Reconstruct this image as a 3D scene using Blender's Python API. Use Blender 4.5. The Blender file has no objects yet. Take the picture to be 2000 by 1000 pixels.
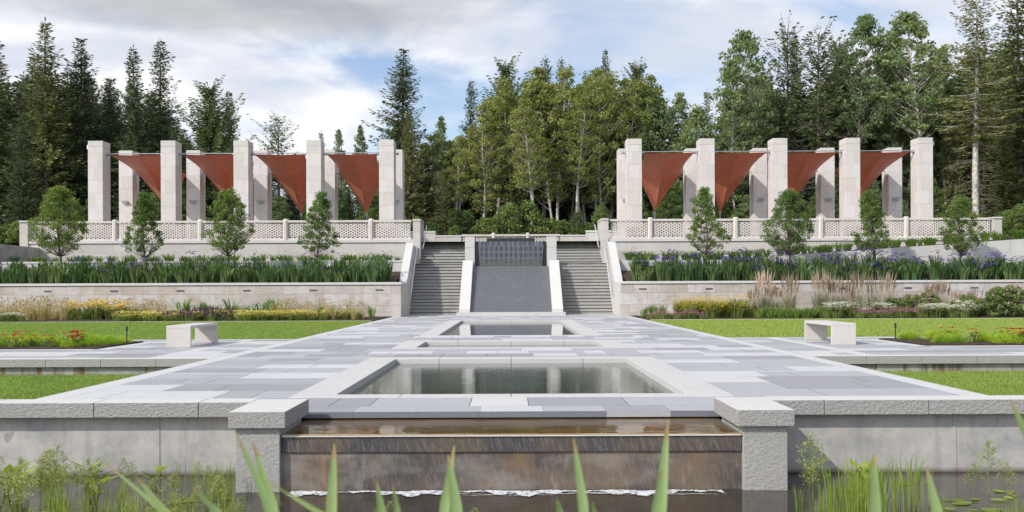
import bpy, bmesh, math, random
import numpy as np
from mathutils import Vector, Matrix, Euler
random.seed(7)
R = math.radians
S = bpy.context.scene
COL = S.collection

# ------------------------------------------------------------------ camera
EYE = 1.21
cam = bpy.data.cameras.new('camera'); co = bpy.data.objects.new('camera', cam); COL.objects.link(co)
co.location = (0, 0, EYE)
co.rotation_euler = (Matrix.Rotation(R(90), 4, 'X') @ Matrix.Rotation(R(-0.23), 4, 'Z')).to_euler()
cam.sensor_width = 36; cam.lens = 36
cam.shift_x = 0.001; cam.shift_y = 0.033
cam.clip_start = 0.05; cam.clip_end = 3000
cam.dof.use_dof = True; cam.dof.focus_distance = 26; cam.dof.aperture_fstop = 6.3
S.camera = co

# ------------------------------------------------------------------ world, sun, exposure
S.view_settings.view_transform = 'Standard'; S.view_settings.look = 'None'
S.view_settings.gamma = 1; S.view_settings.exposure = 0.09
SUN = Vector((-1, -.8, 1.0)).normalized()
EL = math.asin(SUN.z); AZ = math.atan2(SUN.x, SUN.y)
W = bpy.data.worlds.new('World'); S.world = W; W.use_nodes = True
nt = W.node_tree; nt.nodes.clear()
def wn(t, **k):
    n = nt.nodes.new(t)
    for a, b in k.items(): setattr(n, a, b)
    return n
def wl(a, b): nt.links.new(a, b)
sky = wn('ShaderNodeTexSky', sky_type='NISHITA', sun_disc=False, sun_elevation=EL, sun_rotation=AZ)
sky.air_density = 1.0; sky.dust_density = 0.6; sky.ozone_density = 1.5
tc = wn('ShaderNodeTexCoord')
mp = wn('ShaderNodeMapping'); mp.inputs['Scale'].default_value = (1, 1, 3.2); mp.inputs['Location'].default_value = (.35, 0, .1)
wl(tc.outputs['Generated'], mp.inputs['Vector'])
def wnoise(scale, detail, rough, dist, src=mp):
    n = wn('ShaderNodeTexNoise'); n.inputs['Scale'].default_value = scale; n.inputs['Detail'].default_value = detail
    n.inputs['Roughness'].default_value = rough; n.inputs['Distortion'].default_value = dist
    wl(src.outputs[0], n.inputs['Vector']); return n
def wramp(a, b, src, lo=0, hi=1):
    n = wn('ShaderNodeMapRange', interpolation_type='SMOOTHSTEP'); n.inputs[1].default_value = a; n.inputs[2].default_value = b
    n.inputs[3].default_value = lo; n.inputs[4].default_value = hi; wl(src, n.inputs[0]); return n.outputs[0]
def wmath(op, a, b):
    n = wn('ShaderNodeMath', operation=op)
    for i, v in enumerate((a, b)):
        if isinstance(v, (int, float)): n.inputs[i].default_value = v
        else: wl(v, n.inputs[i])
    return n.outputs[0]
n1 = wnoise(2.6, 8, .52, .5); n2 = wnoise(4.5, 6, .5, .3)
cover = wramp(.42, .58, n1.outputs[0])
white = wn('ShaderNodeMix', data_type='RGBA')
wl(wramp(.40, .60, n2.outputs[0]), white.inputs[0])
white.inputs[6].default_value = (7.3, 7.75, 8.8, 1); white.inputs[7].default_value = (10.6, 10.6, 10.8, 1)
sep = wn('ShaderNodeSeparateXYZ'); wl(tc.outputs['Generated'], sep.inputs[0])
# the big grey cloud hangs high on the left
ex = wmath('DIVIDE', wmath('ADD', sep.outputs[0], .26), .30)
ez = wmath('DIVIDE', wmath('SUBTRACT', sep.outputs[2], .275), .052)
dd = wmath('ADD', wmath('MULTIPLY', ex, ex), wmath('MULTIPLY', ez, ez))
dd = wmath('ADD', dd, wmath('MULTIPLY', wmath('SUBTRACT', n1.outputs[0], .5), 2.2))
gm = wramp(1.15, .35, dd)
front = wmath('GREATER_THAN', sep.outputs[1], 0.0)
gm = wmath('MULTIPLY', gm, front)
grey = wn('ShaderNodeMix', data_type='RGBA'); wl(wmath('MULTIPLY', gm, .95), grey.inputs[0])
wl(white.outputs[2], grey.inputs[6])
gcol = wn('ShaderNodeMix', data_type='RGBA'); wl(wramp(.3, .65, n2.outputs[0]), gcol.inputs[0])
gcol.inputs[6].default_value = (4.4, 4.6, 5.0, 1); gcol.inputs[7].default_value = (6.6, 6.8, 7.1, 1)
wl(gcol.outputs[2], grey.inputs[7])
sk = wn('ShaderNodeMix', data_type='RGBA')
wl(wmath('MAXIMUM', cover, gm), sk.inputs[0])
blue = wn('ShaderNodeMix', data_type='RGBA', blend_type='MULTIPLY'); blue.inputs[0].default_value = 1
wl(sky.outputs[0], blue.inputs[6]); blue.inputs[7].default_value = (1.75, 1.6, 1.6, 1)
wl(blue.outputs[2], sk.inputs[6]); wl(grey.outputs[2], sk.inputs[7])
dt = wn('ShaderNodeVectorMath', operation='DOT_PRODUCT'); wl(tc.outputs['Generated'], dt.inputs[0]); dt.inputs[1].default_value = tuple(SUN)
glow = wn('ShaderNodeVectorMath', operation='SCALE'); wl(sk.outputs[2], glow.inputs[0]); wl(wramp(.05, 1.0, dt.outputs['Value'], 1.0, 1.7), glow.inputs['Scale'])  # brightening added to the unseen sky toward the sun, to lift the shade
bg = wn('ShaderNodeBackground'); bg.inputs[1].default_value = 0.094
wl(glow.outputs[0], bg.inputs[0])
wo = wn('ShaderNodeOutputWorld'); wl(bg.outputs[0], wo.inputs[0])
sl = bpy.data.lights.new('sun', 'SUN'); sl.energy = 3.8; sl.angle = R(.6); sl.color = (1, .955, .88)
so = bpy.data.objects.new('sun', sl); COL.objects.link(so); so.rotation_euler = SUN.to_track_quat('Z', 'Y').to_euler()
so.location = (-20, -20, 30)

# ------------------------------------------------------------------ helpers
def ground_pt(px, py):                     # survey point of the plaza plane
    d = py + .004*(px-998) - 566
    Y = EYE*2000/d
    return (px-998)/2000*Y, Y
def xat(px, Y): return (px-998)/2000*Y
def zat(px, py, Y): return EYE + (566-(py+.004*(px-998)))/2000*Y

class MB:
    def __init__(s): s.v = []; s.f = []; s.m = []
    def add(s, vs, fs, m=0):
        o = len(s.v); s.v += [tuple(v) for v in vs]; s.f += [tuple(i+o for i in f) for f in fs]; s.m += [m]*len(fs)
    def box(s, x0, x1, y0, y1, z0, z1, m=0):
        s.hexa([(x0,y0,z0),(x1,y0,z0),(x1,y1,z0),(x0,y1,z0),(x0,y0,z1),(x1,y0,z1),(x1,y1,z1),(x0,y1,z1)], m)
    def hexa(s, p, m=0):
        s.add(p, [(0,3,2,1),(4,5,6,7),(0,1,5,4),(1,2,6,5),(2,3,7,6),(3,0,4,7)], m)
    def quad(s, a, b, c, d, m=0): s.add([a,b,c,d], [(0,1,2,3)], m)
    def rect(s, x0, x1, y0, y1, z, m=0): s.quad((x0,y0,z),(x1,y0,z),(x1,y1,z),(x0,y1,z), m)
    def tube(s, pts, rs, n=6, cap=True, m=0):
        pts = [Vector(p) for p in pts]
        if isinstance(rs, (int, float)): rs = [rs]*len(pts)
        vs = []
        for i, p in enumerate(pts):
            t = (pts[min(i+1, len(pts)-1)] - pts[max(i-1, 0)])
            t = t.normalized() if t.length > 1e-9 else Vector((0,0,1))
            a = t.cross(Vector((.31,.95,.05))); a = a.normalized() if a.length > 1e-4 else Vector((1,0,0))
            b = t.cross(a)
            for k in range(n):
                g = 2*math.pi*k/n; vs.append(p + (a*math.cos(g) + b*math.sin(g))*rs[i])
        fs = [(i*n+k, i*n+(k+1) % n, (i+1)*n+(k+1) % n, (i+1)*n+k) for i in range(len(pts)-1) for k in range(n)]
        if cap: fs += [tuple(range(n))[::-1], tuple((len(pts)-1)*n+k for k in range(n))]
        s.add(vs, fs, m)
    def build(s, name, mats, parent=None, smooth=False, bevel=0):
        me = bpy.data.meshes.new(name); me.from_pydata(s.v, [], s.f)
        if not isinstance(mats, (list, tuple)): mats = [mats]
        for m in mats: me.materials.append(m)
        me.polygons.foreach_set('material_index', s.m)
        if smooth: me.polygons.foreach_set('use_smooth', [True]*len(s.f))
        me.update()
        o = bpy.data.objects.new(name, me); COL.objects.link(o); o.parent = parent
        if bevel:
            b = o.modifiers.new('bevel', 'BEVEL'); b.width = bevel; b.segments = 2; b.limit_method = 'ANGLE'; b.angle_limit = R(40)
        return o
def npmesh(name, V, F, mat, parent=None, mi=None):
    V = np.asarray(V, dtype=np.float32); F = np.asarray(F, dtype=np.int32); k = F.shape[1]
    me = bpy.data.meshes.new(name); me.vertices.add(len(V)); me.vertices.foreach_set('co', V.ravel())
    me.loops.add(F.size); me.loops.foreach_set('vertex_index', F.ravel())
    me.polygons.add(len(F)); me.polygons.foreach_set('loop_start', np.arange(0, F.size, k, dtype=np.int32))
    me.polygons.foreach_set('loop_total', np.full(len(F), k, dtype=np.int32))
    for m in (mat if isinstance(mat, (list, tuple)) else [mat]): me.materials.append(m)
    if mi is not None: me.polygons.foreach_set('material_index', np.asarray(mi, dtype=np.int32))
    me.update(calc_edges=True); me.validate()
    o = bpy.data.objects.new(name, me); COL.objects.link(o); o.parent = parent
    return o
def tag(o, label=None, cat=None, group=None, kind=None):
    if label: o['label'] = label
    if cat: o['category'] = cat
    if group: o['group'] = group
    if kind: o['kind'] = kind
    return o
def thing(name, loc, label, cat, group=None, rz=0):
    o = bpy.data.objects.new(name, None); COL.objects.link(o); o.location = loc; o.rotation_euler = (0, 0, rz)
    o.empty_display_size = .2
    return tag(o, label, cat, group)
def struct(o): o['kind'] = 'structure'; return o
KIDS = {}
def kids(o):
    if o.name not in KIDS: KIDS[o.name] = list(o.children)
    return KIDS[o.name]
def copy_tree(o, parent=None):
    c = o.copy(); COL.objects.link(c); c.parent = parent
    for ch in kids(o): copy_tree(ch, c)
    return c
USED = set()
def place(proto, loc, rz=0, sc=1, label=None, group=None, cat=None):
    if proto.name not in USED:
        USED.add(proto.name); kids(proto)
        for ch in proto.children: kids(ch)
        c = proto
    else: c = copy_tree(proto)
    c.location = loc; c.rotation_euler = (0, 0, rz)
    c.scale = sc if isinstance(sc, (tuple, list)) else (sc, sc, sc)
    if label: c['label'] = label
    if group: c['group'] = group
    if cat: c['category'] = cat
    return c

# ------------------------------------------------------------------ materials
class NM:
    def __init__(s, name, rough=.7, spec=.3):
        s.m = bpy.data.materials.new(name); s.m.use_nodes = True; s.t = s.m.node_tree
        s.p = s.t.nodes['Principled BSDF']; s.p.inputs['Roughness'].default_value = rough
        s.p.inputs['Specular IOR Level'].default_value = spec
        s.out = s.t.nodes['Material Output']; s._c = None
    def n(s, t, **k):
        n = s.t.nodes.new(t)
        for a, b in k.items(): setattr(n, a, b)
        return n
    def l(s, a, b): s.t.links.new(a, b)
    def coord(s, scale=(1,1,1), kind='Object', rot=(0,0,0)):
        c = s.n('ShaderNodeTexCoord'); m = s.n('ShaderNodeMapping'); m.inputs['Scale'].default_value = scale
        m.inputs['Rotation'].default_value = rot
        s.l(c.outputs[kind], m.inputs[0]); return m.outputs[0]
    def world(s, scale=(1,1,1), rot=(0,0,0)):
        g = s.n('ShaderNodeNewGeometry'); m = s.n('ShaderNodeMapping'); m.inputs['Scale'].default_value = scale
        m.inputs['Rotation'].default_value = rot
        s.l(g.outputs['Position'], m.inputs[0]); return m.outputs[0]
    def slant(s, deg, scale):              # rotate first, then stretch
        a = s.world((1,1,1), (0, R(deg), 0)); m = s.n('ShaderNodeMapping'); m.inputs['Scale'].default_value = scale; s.l(a, m.inputs[0]); return m.outputs[0]
    def noise(s, scale, detail=4, rough=.6, vec=None, dist=0):
        n = s.n('ShaderNodeTexNoise'); n.inputs['Scale'].default_value = scale; n.inputs['Detail'].default_value = detail
        n.inputs['Roughness'].default_value = rough; n.inputs['Distortion'].default_value = dist
        s.l(vec if vec is not None else s.world(), n.inputs['Vector']); return n.outputs[0]
    def ramp(s, a, b, src, lo=0., hi=1.):
        n = s.n('ShaderNodeMapRange'); n.inputs[1].default_value = a; n.inputs[2].default_value = b
        n.inputs[3].default_value = lo; n.inputs[4].default_value = hi; s.l(src, n.inputs[0]); return n.outputs[0]
    def mix(s, f, a, b, blend='MIX'):
        n = s.n('ShaderNodeMix', data_type='RGBA', blend_type=blend)
        for sock, v in ((n.inputs[0], f), (n.inputs[6], a), (n.inputs[7], b)):
            if isinstance(v, (int, float)): sock.default_value = v
            elif isinstance(v, (tuple, list)): sock.default_value = tuple(v) + ((1,) if len(v) == 3 else ())
            else: s.l(v, sock)
        return n.outputs[2]
    def math(s, op, a, b=0):
        n = s.n('ShaderNodeMath', operation=op)
        for i, v in enumerate((a, b)):
            if isinstance(v, (int, float)): n.inputs[i].default_value = v
            else: s.l(v, n.inputs[i])
        return n.outputs[0]
    def color(s, c):
        if isinstance(c, (tuple, list)): s.p.inputs['Base Color'].default_value = tuple(c) + (1,)
        else: s.l(c, s.p.inputs['Base Color'])
        return s
    def bump(s, h, strength=.3, dist=.02):
        n = s.n('ShaderNodeBump'); n.inputs['Strength'].default_value = strength; n.inputs['Distance'].default_value = dist
        s.l(h, n.inputs['Height']); s.l(n.outputs[0], s.p.inputs['Normal']); return s

def granite(name, c, grain=.35, rock=0, rough=.65, stain=.12):
    q = NM(name, rough)
    g = q.noise(130, 3, .7); g2 = q.noise(28, 4, .7); big = q.noise(.9, 5, .6)
    c = Vector(c)
    col = q.mix(q.ramp(.35, .65, g), tuple(c*(1-grain)), tuple(c*(1+grain)))
    col = q.mix(q.ramp(.35, .65, g2, 0, .35), col, tuple(c*.78))
    col = q.mix(q.ramp(.45, .75, big, 0, stain*2), col, tuple(c*.7))
    q.color(col)
    if rock: q.bump(q.noise(24, 6, .68, q.world((1,1,1.6))), .9, rock)
    else: q.bump(g, .15, .002)
    return q.m
def plain(name, c, rough=.6, spec=.3, var=.12, scale=3, metal=0):
    q = NM(name, rough, spec); c = Vector(c)
    q.color(q.mix(q.ramp(.3, .7, q.noise(scale, 5)), tuple(c*(1-var)), tuple(c*(1+var))))
    q.p.inputs['Metallic'].default_value = metal
    return q.m
def blockwork(name, c1, c2, bw, bh, mortar=.006, tint=(.5,.42,.36), stain=.5, off=.5, dark=.5, rough=.75, sq=1, sqf=2):
    q = NM(name, rough)
    g = q.n('ShaderNodeNewGeometry'); sp = q.n('ShaderNodeSeparateXYZ'); q.l(g.outputs['Position'], sp.inputs[0])
    cb = q.n('ShaderNodeCombineXYZ'); q.l(q.math('ADD', sp.outputs[0], sp.outputs[1]), cb.inputs[0]); q.l(sp.outputs[2], cb.inputs[1])
    b = q.n('ShaderNodeTexBrick'); q.l(cb.outputs[0], b.inputs['Vector'])
    b.inputs['Color1'].default_value = (0,0,0,1); b.inputs['Color2'].default_value = (1,1,1,1); b.inputs['Mortar'].default_value = (.5,.5,.5,1)
    b.inputs['Scale'].default_value = 1; b.inputs['Mortar Size'].default_value = mortar; b.inputs['Mortar Smooth'].default_value = .1
    b.inputs['Brick Width'].default_value = bw; b.inputs['Row Height'].default_value = bh; b.offset = off; b.squash = sq; b.squash_frequency = sqf
    col = q.mix(b.outputs['Color'], c1, c2)
    n = q.noise(1.3, 7, .62); n2 = q.noise(.55, 6, .6); v = q.noise(2.2, 6, .6, q.world((1,1,5)))
    col = q.mix(q.ramp(.47, .7, n, 0, stain), col, tint)
    col = q.mix(q.ramp(.5, .72, v, 0, stain*.7), col, tuple(Vector(c1)*.72))
    col = q.mix(q.ramp(.5, .75, n2, 0, stain*.5), col, tuple(Vector(c2)*1.1))
    st = q.noise(1.0, 5, .6, q.world((3.5,3.5,.35)))
    col = q.mix(q.ramp(.52, .72, st, 0, stain*.45), col, tuple(Vector(tint)*.8))
    col = q.mix(q.ramp(.3, .7, q.noise(40, 4, .7), .0, .22), col, tuple(Vector(c1)*.8))
    col = q.mix(b.outputs['Fac'], col, tuple(Vector(c1)*dark))
    q.color(col); q.bump(q.math('SUBTRACT', q.math('MULTIPLY', q.noise(14, 5), .3), b.outputs['Fac']), .5, .006)
    return q.m

M = {}
M['granite'] = granite('grey_granite', (.50,.485,.46), .28, 0, .7, .1)
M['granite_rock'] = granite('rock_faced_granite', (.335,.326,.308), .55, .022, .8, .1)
M['granite_pale'] = granite('pale_granite', (.55,.535,.505), .16, 0, .7, .12)
M['granite_side'] = granite('rough_pale_granite', (.34,.33,.31), .3, .012, .8, .2)
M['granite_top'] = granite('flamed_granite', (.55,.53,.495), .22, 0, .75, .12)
M['pav_light'] = granite('light_paver', (.515,.512,.508), .14, 0, .6, .16)
M['pav_white'] = granite('cream_paver', (.525,.52,.50), .14, 0, .65, .16)
M['pav_mid'] = granite('blue_grey_paver', (.375,.372,.378), .16, 0, .6, .16)
M['pav_dark'] = granite('dark_grey_paver', (.295,.292,.302), .18, 0, .6, .16)
M['pav_grey'] = granite('warm_grey_paver', (.34,.34,.345), .18, 0, .6, .16)
M['slab_dark'] = granite('dark_slab', (.17,.175,.195), .3, 0, .6, .1)
M['joint'] = plain('paving_joint', (.13,.125,.12), .9)
M['soil'] = plain('dark_soil', (.06,.042,.032), .95, .1, .4, 9)
M['pillar'] = blockwork('pillar_stone', (.545,.505,.47), (.63,.60,.575), .62, .74, .006, (.62,.52,.46), .38, .37, .72)
M['pillar_cap'] = granite('pillar_cap_stone', (.57,.54,.50), .1, 0, .8, .2)
M['wall'] = blockwork('retaining_wall_stone', (.40,.355,.31), (.55,.535,.515), 1.22, .53, .008, (.40,.32,.25), 1.0, .5, .7, sq=.7, sqf=3)
M['wall_up'] = blockwork('terrace_wall_stone', (.46,.43,.395), (.545,.525,.495), 1.3, .55, .005, (.47,.41,.36), .55, .4, .78)
M['coping'] = granite('coping_stone', (.56,.545,.52), .12, 0, .75, .15)
M['parapet'] = granite('pale_parapet_stone', (.54,.53,.51), .12, 0, .75, .08)
M['lattice'] = plain('cream_lattice_concrete', (.55,.51,.46), .8, .2, .1, 1.5)
M['bench'] = granite('bench_concrete', (.52,.49,.46), .12, 0, .8, .25)
M['black'] = plain('black_metal', (.015,.015,.017), .4, .5)
M['steel'] = plain('galvanised_steel', (.42,.43,.45), .35, .5, .1, 3, .8)
M['rail'] = plain('brushed_rail', (.62,.63,.65), .3, .5, .05, 3, .6)
M['whitebox'] = plain('white_housing', (.75,.76,.78), .5)
M['slot'] = plain('dark_slot_housing', (.10,.105,.12), .5)
M['lampglass'] = plain('grey_lamp_housing', (.30,.31,.33), .4, .5)
M['blackstone'] = plain('polished_black_stone', (.018,.019,.022), .25, .5, .3, 6)
# concrete wall of the pond
q = NM('board_marked_concrete', .8)
b1 = q.noise(1.2, 7, .65); b2 = q.noise(6, 6, .7); b3 = q.noise(2.2, 6, .6, q.world((2.5,2.5,.6)))
c = q.mix(q.ramp(.38, .64, b1), (.46,.435,.395), (.24,.245,.24))
c = q.mix(q.ramp(.42, .62, b2, 0, .45), c, (.47,.445,.40))
c = q.mix(q.ramp(.54, .70, b3, 0, .65), c, (.40,.335,.275))
c = q.mix(q.ramp(.56, .70, q.noise(1, 6, .65, q.world((3,3,.5))), 0, .6), c, (.22,.215,.20))
vo = q.n('ShaderNodeTexVoronoi'); vo.inputs['Scale'].default_value = 2.6
nz = q.n('ShaderNodeVectorMath', operation='ADD'); q.l(q.world((1,0,1)), nz.inputs[0]); 
nn = q.n('ShaderNodeTexNoise'); nn.inputs['Scale'].default_value = 9; q.l(q.world(), nn.inputs['Vector'])
sc_ = q.n('ShaderNodeVectorMath', operation='SCALE'); sc_.inputs['Scale'].default_value = .16; q.l(nn.outputs['Color'], sc_.inputs[0]); q.l(sc_.outputs[0], nz.inputs[1])
q.l(nz.outputs[0], vo.inputs['Vector'])
spots = q.ramp(.135, .09, vo.outputs['Distance'])
keep = q.ramp(.46, .50, q.noise(.8, 2, .5, vo.outputs['Position']))
c = q.mix(q.math('MULTIPLY', q.math('MULTIPLY', spots, keep), .55), c, (.15,.15,.15))
sx = q.n('ShaderNodeSeparateXYZ'); q.l(q.world(), sx.inputs[0])
wet = q.ramp(-.50, -.555, q.math('ADD', sx.outputs[2], q.math('MULTIPLY', b2, .03)))
c = q.mix(wet, c, (.10,.085,.065))
q.color(c); q.bump(q.math('SUBTRACT', b2, spots), .3, .006)
M['concrete'] = q.m
q = NM('pale_concrete', .85)
c = q.mix(q.ramp(.35, .68, q.noise(.9, 7, .65)), (.55,.54,.51), (.46,.455,.44))
c = q.mix(q.ramp(.5, .75, q.noise(1, 6, .6, q.world((3,3,.3))), 0, .4), c, (.38,.36,.33)); q.color(c)
M['concrete_pale'] = q.m
# rust-streaked sunken wall
q = NM('stained_concrete', .85)
c = q.mix(q.ramp(.35, .68, q.noise(1.6, 7, .65)), (.34,.33,.30), (.20,.195,.175))
st = q.noise(1, 6, .65, q.world((4,4,.25)))
c = q.mix(q.ramp(.52, .62, st, 0, .85), c, (.12,.06,.03)); c = q.mix(q.ramp(.60, .70, q.noise(1, 5, .6, q.world((3,3,.2))), 0, .8), c, (.42,.40,.37))
q.color(c); M['stained'] = q.m
# weir: wet brown stone with slanting streaks
q = NM('wet_weir_stone', .28, .5)
w1 = q.noise(1.4, 7, .65); st = q.noise(7, 8, .72, q.slant(14, (8,1,.8))); dr = q.noise(1, 6, .65, q.world((7,7,.5)))
c = q.mix(q.ramp(.40, .60, w1), (.14,.108,.082), (.055,.052,.052))
c = q.mix(q.ramp(.50, .64, q.noise(.9, 6, .6, q.world((1,1,2))), 0, .8), c, (.27,.245,.215))
c = q.mix(q.ramp(.50, .70, st, 0, .38), c, (.31,.26,.20))
c = q.mix(q.ramp(.56, .68, q.noise(2.2, 6, .65), 0, .8), c, (.20,.115,.05))
c = q.mix(q.ramp(.55, .72, dr, 0, .6), c, (.06,.05,.042)); c = q.mix(q.ramp(.60, .72, q.noise(1.1, 6, .6, q.world((4,4,.8))), 0, .7), c, (.36,.33,.29))
c = q.mix(q.ramp(.62, .72, q.noise(1, 5, .6, q.world((5,5,.2))), 0, .7), c, (.33,.16,.05))
q.color(c); q.bump(q.math('ADD', st, dr), .25, .01); M['weir'] = q.m
q = NM('wet_weir_lip', .22, .5)
st = q.noise(7, 8, .72, q.slant(16, (9,1,1.0)))
c = q.mix(q.ramp(.35, .65, q.noise(1.8, 6)), (.050,.050,.058), (.10,.078,.058)); c = q.mix(q.ramp(.48, .70, st, 0, .6), c, (.27,.225,.17))
q.color(c); q.bump(st, .5, .015); M['weir_lip'] = q.m
q = NM('rust_line', .4, .4); q.color(q.mix(q.ramp(.4, .6, q.noise(5, 4)), (.30,.15,.05), (.46,.30,.15))); M['rust'] = q.m

def water(name, deep, rough=.03, sc=(1,1,1), n1=3, n2=14, st=.12, mottle=None):
    q = NM(name, rough, .5); q.p.inputs['IOR'].default_value = 1.33
    c = q.mix(q.ramp(.35, .65, q.noise(.9, 5)), deep, tuple(Vector(deep)*1.6) if mottle is None else mottle); q.color(c)
    h = q.math('ADD', q.noise(n1, 3, .5, q.world(sc)), q.math('MULTIPLY', q.noise(n2, 3, .5, q.world(sc)), .3))
    q.bump(h, st, .05); return q.m
M['pool_water'] = water('pool_water', (.028,.040,.030), .015, (.7,2.6,1), 3.5, 14, .045)
M['pool_still'] = water('still_pool_water', (.05,.058,.052), .02, (.6,1.5,1), 3, 12, .03)
M['pond_water'] = water('pond_water', (.022,.018,.012), .02, (.8,2.2,1), 3.5, 11, .05, (.045,.035,.022))
M['basin_water'] = water('basin_water', (.075,.045,.018), .03, (.5,1.5,1), 3, 12, .10, (.14,.085,.03))
q = NM('foam', .6); fm = q.noise(22, 6, .7)
q.color((.66,.67,.67)); tr = q.n('ShaderNodeBsdfTransparent'); mx = q.n('ShaderNodeMixShader')
q.l(q.ramp(.36, .52, fm), mx.inputs[0]); q.l(tr.outputs[0], mx.inputs[1]); q.l(q.p.outputs[0], mx.inputs[2]); q.l(mx.outputs[0], q.out.inputs[0]); q.bump(fm, .5, .02)
M['foam'] = q.m
# textured water slide
q = NM('diamond_textured_chute', .3, .5)
def saw(rot, f):
    w = q.n('ShaderNodeTexWave', wave_type='BANDS', bands_direction='X', wave_profile='SIN'); w.inputs['Scale'].default_value = f
    w.inputs['Distortion'].default_value = .25; w.inputs['Detail'].default_value = 1
    q.l(q.coord((1,1,1), 'Object', (0, rot, 0)), w.inputs['Vector']); return w.outputs[1]
pat = q.math('MULTIPLY', saw(R(63), 3.8), saw(R(-63), 3.8))
c = q.mix(q.ramp(.05, .6, pat), (.085,.086,.092), (.155,.158,.168)); c = q.mix(q.ramp(.55, .75, q.noise(2.6, 7, .7, q.world((1,1,.7))), 0, .4), c, (.30,.305,.32))
c = q.mix(q.ramp(.5, .7, q.noise(1, 4, .6, q.world((3,3,.2))), 0, .35), c, (.09,.095,.11))
q.color(c); q.bump(pat, .7, .04); M['chute'] = q.m
# curtain of water over niches
q = NM('water_curtain', .15, .5)
sx = q.n('ShaderNodeSeparateXYZ'); q.l(q.world(), sx.inputs[0])
fx = q.math('SUBTRACT', q.math('FRACT', q.math('DIVIDE', q.math('ADD', sx.outputs[0], 20), .255)), .5)
fz = q.math('SUBTRACT', q.math('FRACT', q.math('DIVIDE', sx.outputs[2], .32)), .42)
e = q.math('ADD', q.math('MULTIPLY', fx, fx), q.math('MULTIPLY', q.math('MULTIPLY', fz, fz), .6))
e = q.math('ADD', e, q.math('MULTIPLY', q.math('SUBTRACT', q.noise(5, 5), .5), .12))
c = q.mix(q.ramp(.06, .15, e), (.030,.033,.040), (.085,.09,.105))
c = q.mix(q.ramp(.5, .72, q.noise(1, 5, .6, q.world((14,1,.6))), 0, .4), c, (.17,.175,.19))
c = q.mix(q.ramp(3.50, 3.53, sx.outputs[2]), c, q.mix(q.ramp(.5, .6, q.noise(1, 3, .6, q.world((9,1,.3)))), (.04,.045,.06), (.15,.15,.17)))
c = q.mix(q.math('MULTIPLY', q.ramp(2.95, 2.7, sx.outputs[2]), q.ramp(.4, .6, q.noise(4, 5))), c, (.085,.085,.062))
q.color(c); q.bump(e, .3, .03); M['curtain'] = q.m
# stair stone
q = NM('stair_stone', .8)
c = q.mix(q.ramp(.35, .65, q.noise(1.3, 6)), (.32,.31,.285), (.40,.39,.36)); c = q.mix(q.ramp(.3, .7, q.noise(50, 3, .7)), c, (.29,.285,.265)); c = q.mix(q.ramp(.52, .7, q.noise(.9, 5, .6, q.world((1,1,2))), 0, .6), c, (.17,.16,.145)); q.color(c); M['stair'] = q.m
# red fabric
q = NM('terracotta_fabric', .38, .45)
n = q.noise(2.5, 4, .5, q.world((1,1,1)))
c = q.mix(q.ramp(.3, .7, n), (.50,.13,.05), (.58,.17,.072)); q.color(c)
q.p.inputs['Sheen Weight'].default_value = .12; q.p.inputs['Sheen Roughness'].default_value = .4
trn = q.n('ShaderNodeBsdfTranslucent'); q.l(c, trn.inputs[0]); mx = q.n('ShaderNodeMixShader'); mx.inputs[0].default_value = .28
q.l(q.p.outputs[0], mx.inputs[1]); q.l(trn.outputs[0], mx.inputs[2]); q.l(mx.outputs[0], q.out.inputs[0]); M['fabric'] = q.m

def leafmat(name, a, b, tr=.3, scale=1.2, rough=.55):
    q = NM(name, rough, .25)
    g = q.n('ShaderNodeNewGeometry'); oi = q.n('ShaderNodeObjectInfo')
    c = q.mix(g.outputs['Random Per Island'], a, b)
    c = q.mix(q.ramp(.35, .65, q.noise(scale, 3), 0, .5), c, tuple(Vector(a)*.75))
    hv = q.n('ShaderNodeHueSaturation'); q.l(c, hv.inputs['Color']); q.l(q.ramp(0, 1, oi.outputs['Random'], .485, .515), hv.inputs['Hue'])
    q.l(q.ramp(0, 1, oi.outputs['Random'], 1.15, .85), hv.inputs['Value']); c = hv.outputs[0]
    q.color(c); t = q.n('ShaderNodeBsdfTranslucent'); q.l(q.mix(1., c, (1.2,1.25,.6), 'MULTIPLY'), t.inputs[0])
    mx = q.n('ShaderNodeMixShader'); mx.inputs[0].default_value = tr
    q.l(q.p.outputs[0], mx.inputs[1]); q.l(t.outputs[0], mx.inputs[2]); q.l(mx.outputs[0], q.out.inputs[0]); return q.m
M['bark'] = plain('grey_brown_bark', (.13,.105,.085), .9, .1, .4, 12)
M['bark_pale'] = plain('pale_birch_bark', (.46,.43,.37), .8, .1, .45, 5)
M['bark_dead'] = plain('dead_twig_bark', (.17,.15,.125), .9, .1, .3, 9)
M['spruce'] = leafmat('spruce_needles', (0.05, 0.08, 0.034), (0.135, 0.175, 0.072), 0.18)
M['spruce_y'] = leafmat('yellowing_spruce_needles', (0.1, 0.12, 0.038), (0.25, 0.25, 0.09), 0.22)
M['pine'] = leafmat('pine_needles', (0.08, 0.12, 0.045), (0.18, 0.225, 0.08), 0.2)
M['poplar'] = leafmat('poplar_leaves', (0.13, 0.19, 0.08), (0.31, 0.39, 0.19), 0.42)
M['birch'] = leafmat('birch_leaves', (0.13, 0.175, 0.05), (0.4, 0.42, 0.13), 0.45)
M['under'] = leafmat('undergrowth_leaves', (0.095, 0.15, 0.045), (0.24, 0.33, 0.1), 0.4)
M['maple'] = leafmat('young_tree_leaves', (0.085, 0.145, 0.034), (0.29, 0.4, 0.11), 0.45, 1.6)
M['iris'] = leafmat('iris_leaves', (0.065, 0.12, 0.04), (0.18, 0.27, 0.1), 0.3, 3)
M['lily'] = leafmat('daylily_leaves', (.10,.19,.03), (.20,.31,.06), .35, 3)
M['lime'] = leafmat('feathery_lime_leaves', (0.26, 0.38, 0.03), (0.46, 0.6, 0.08), 0.45, 3)
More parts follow.
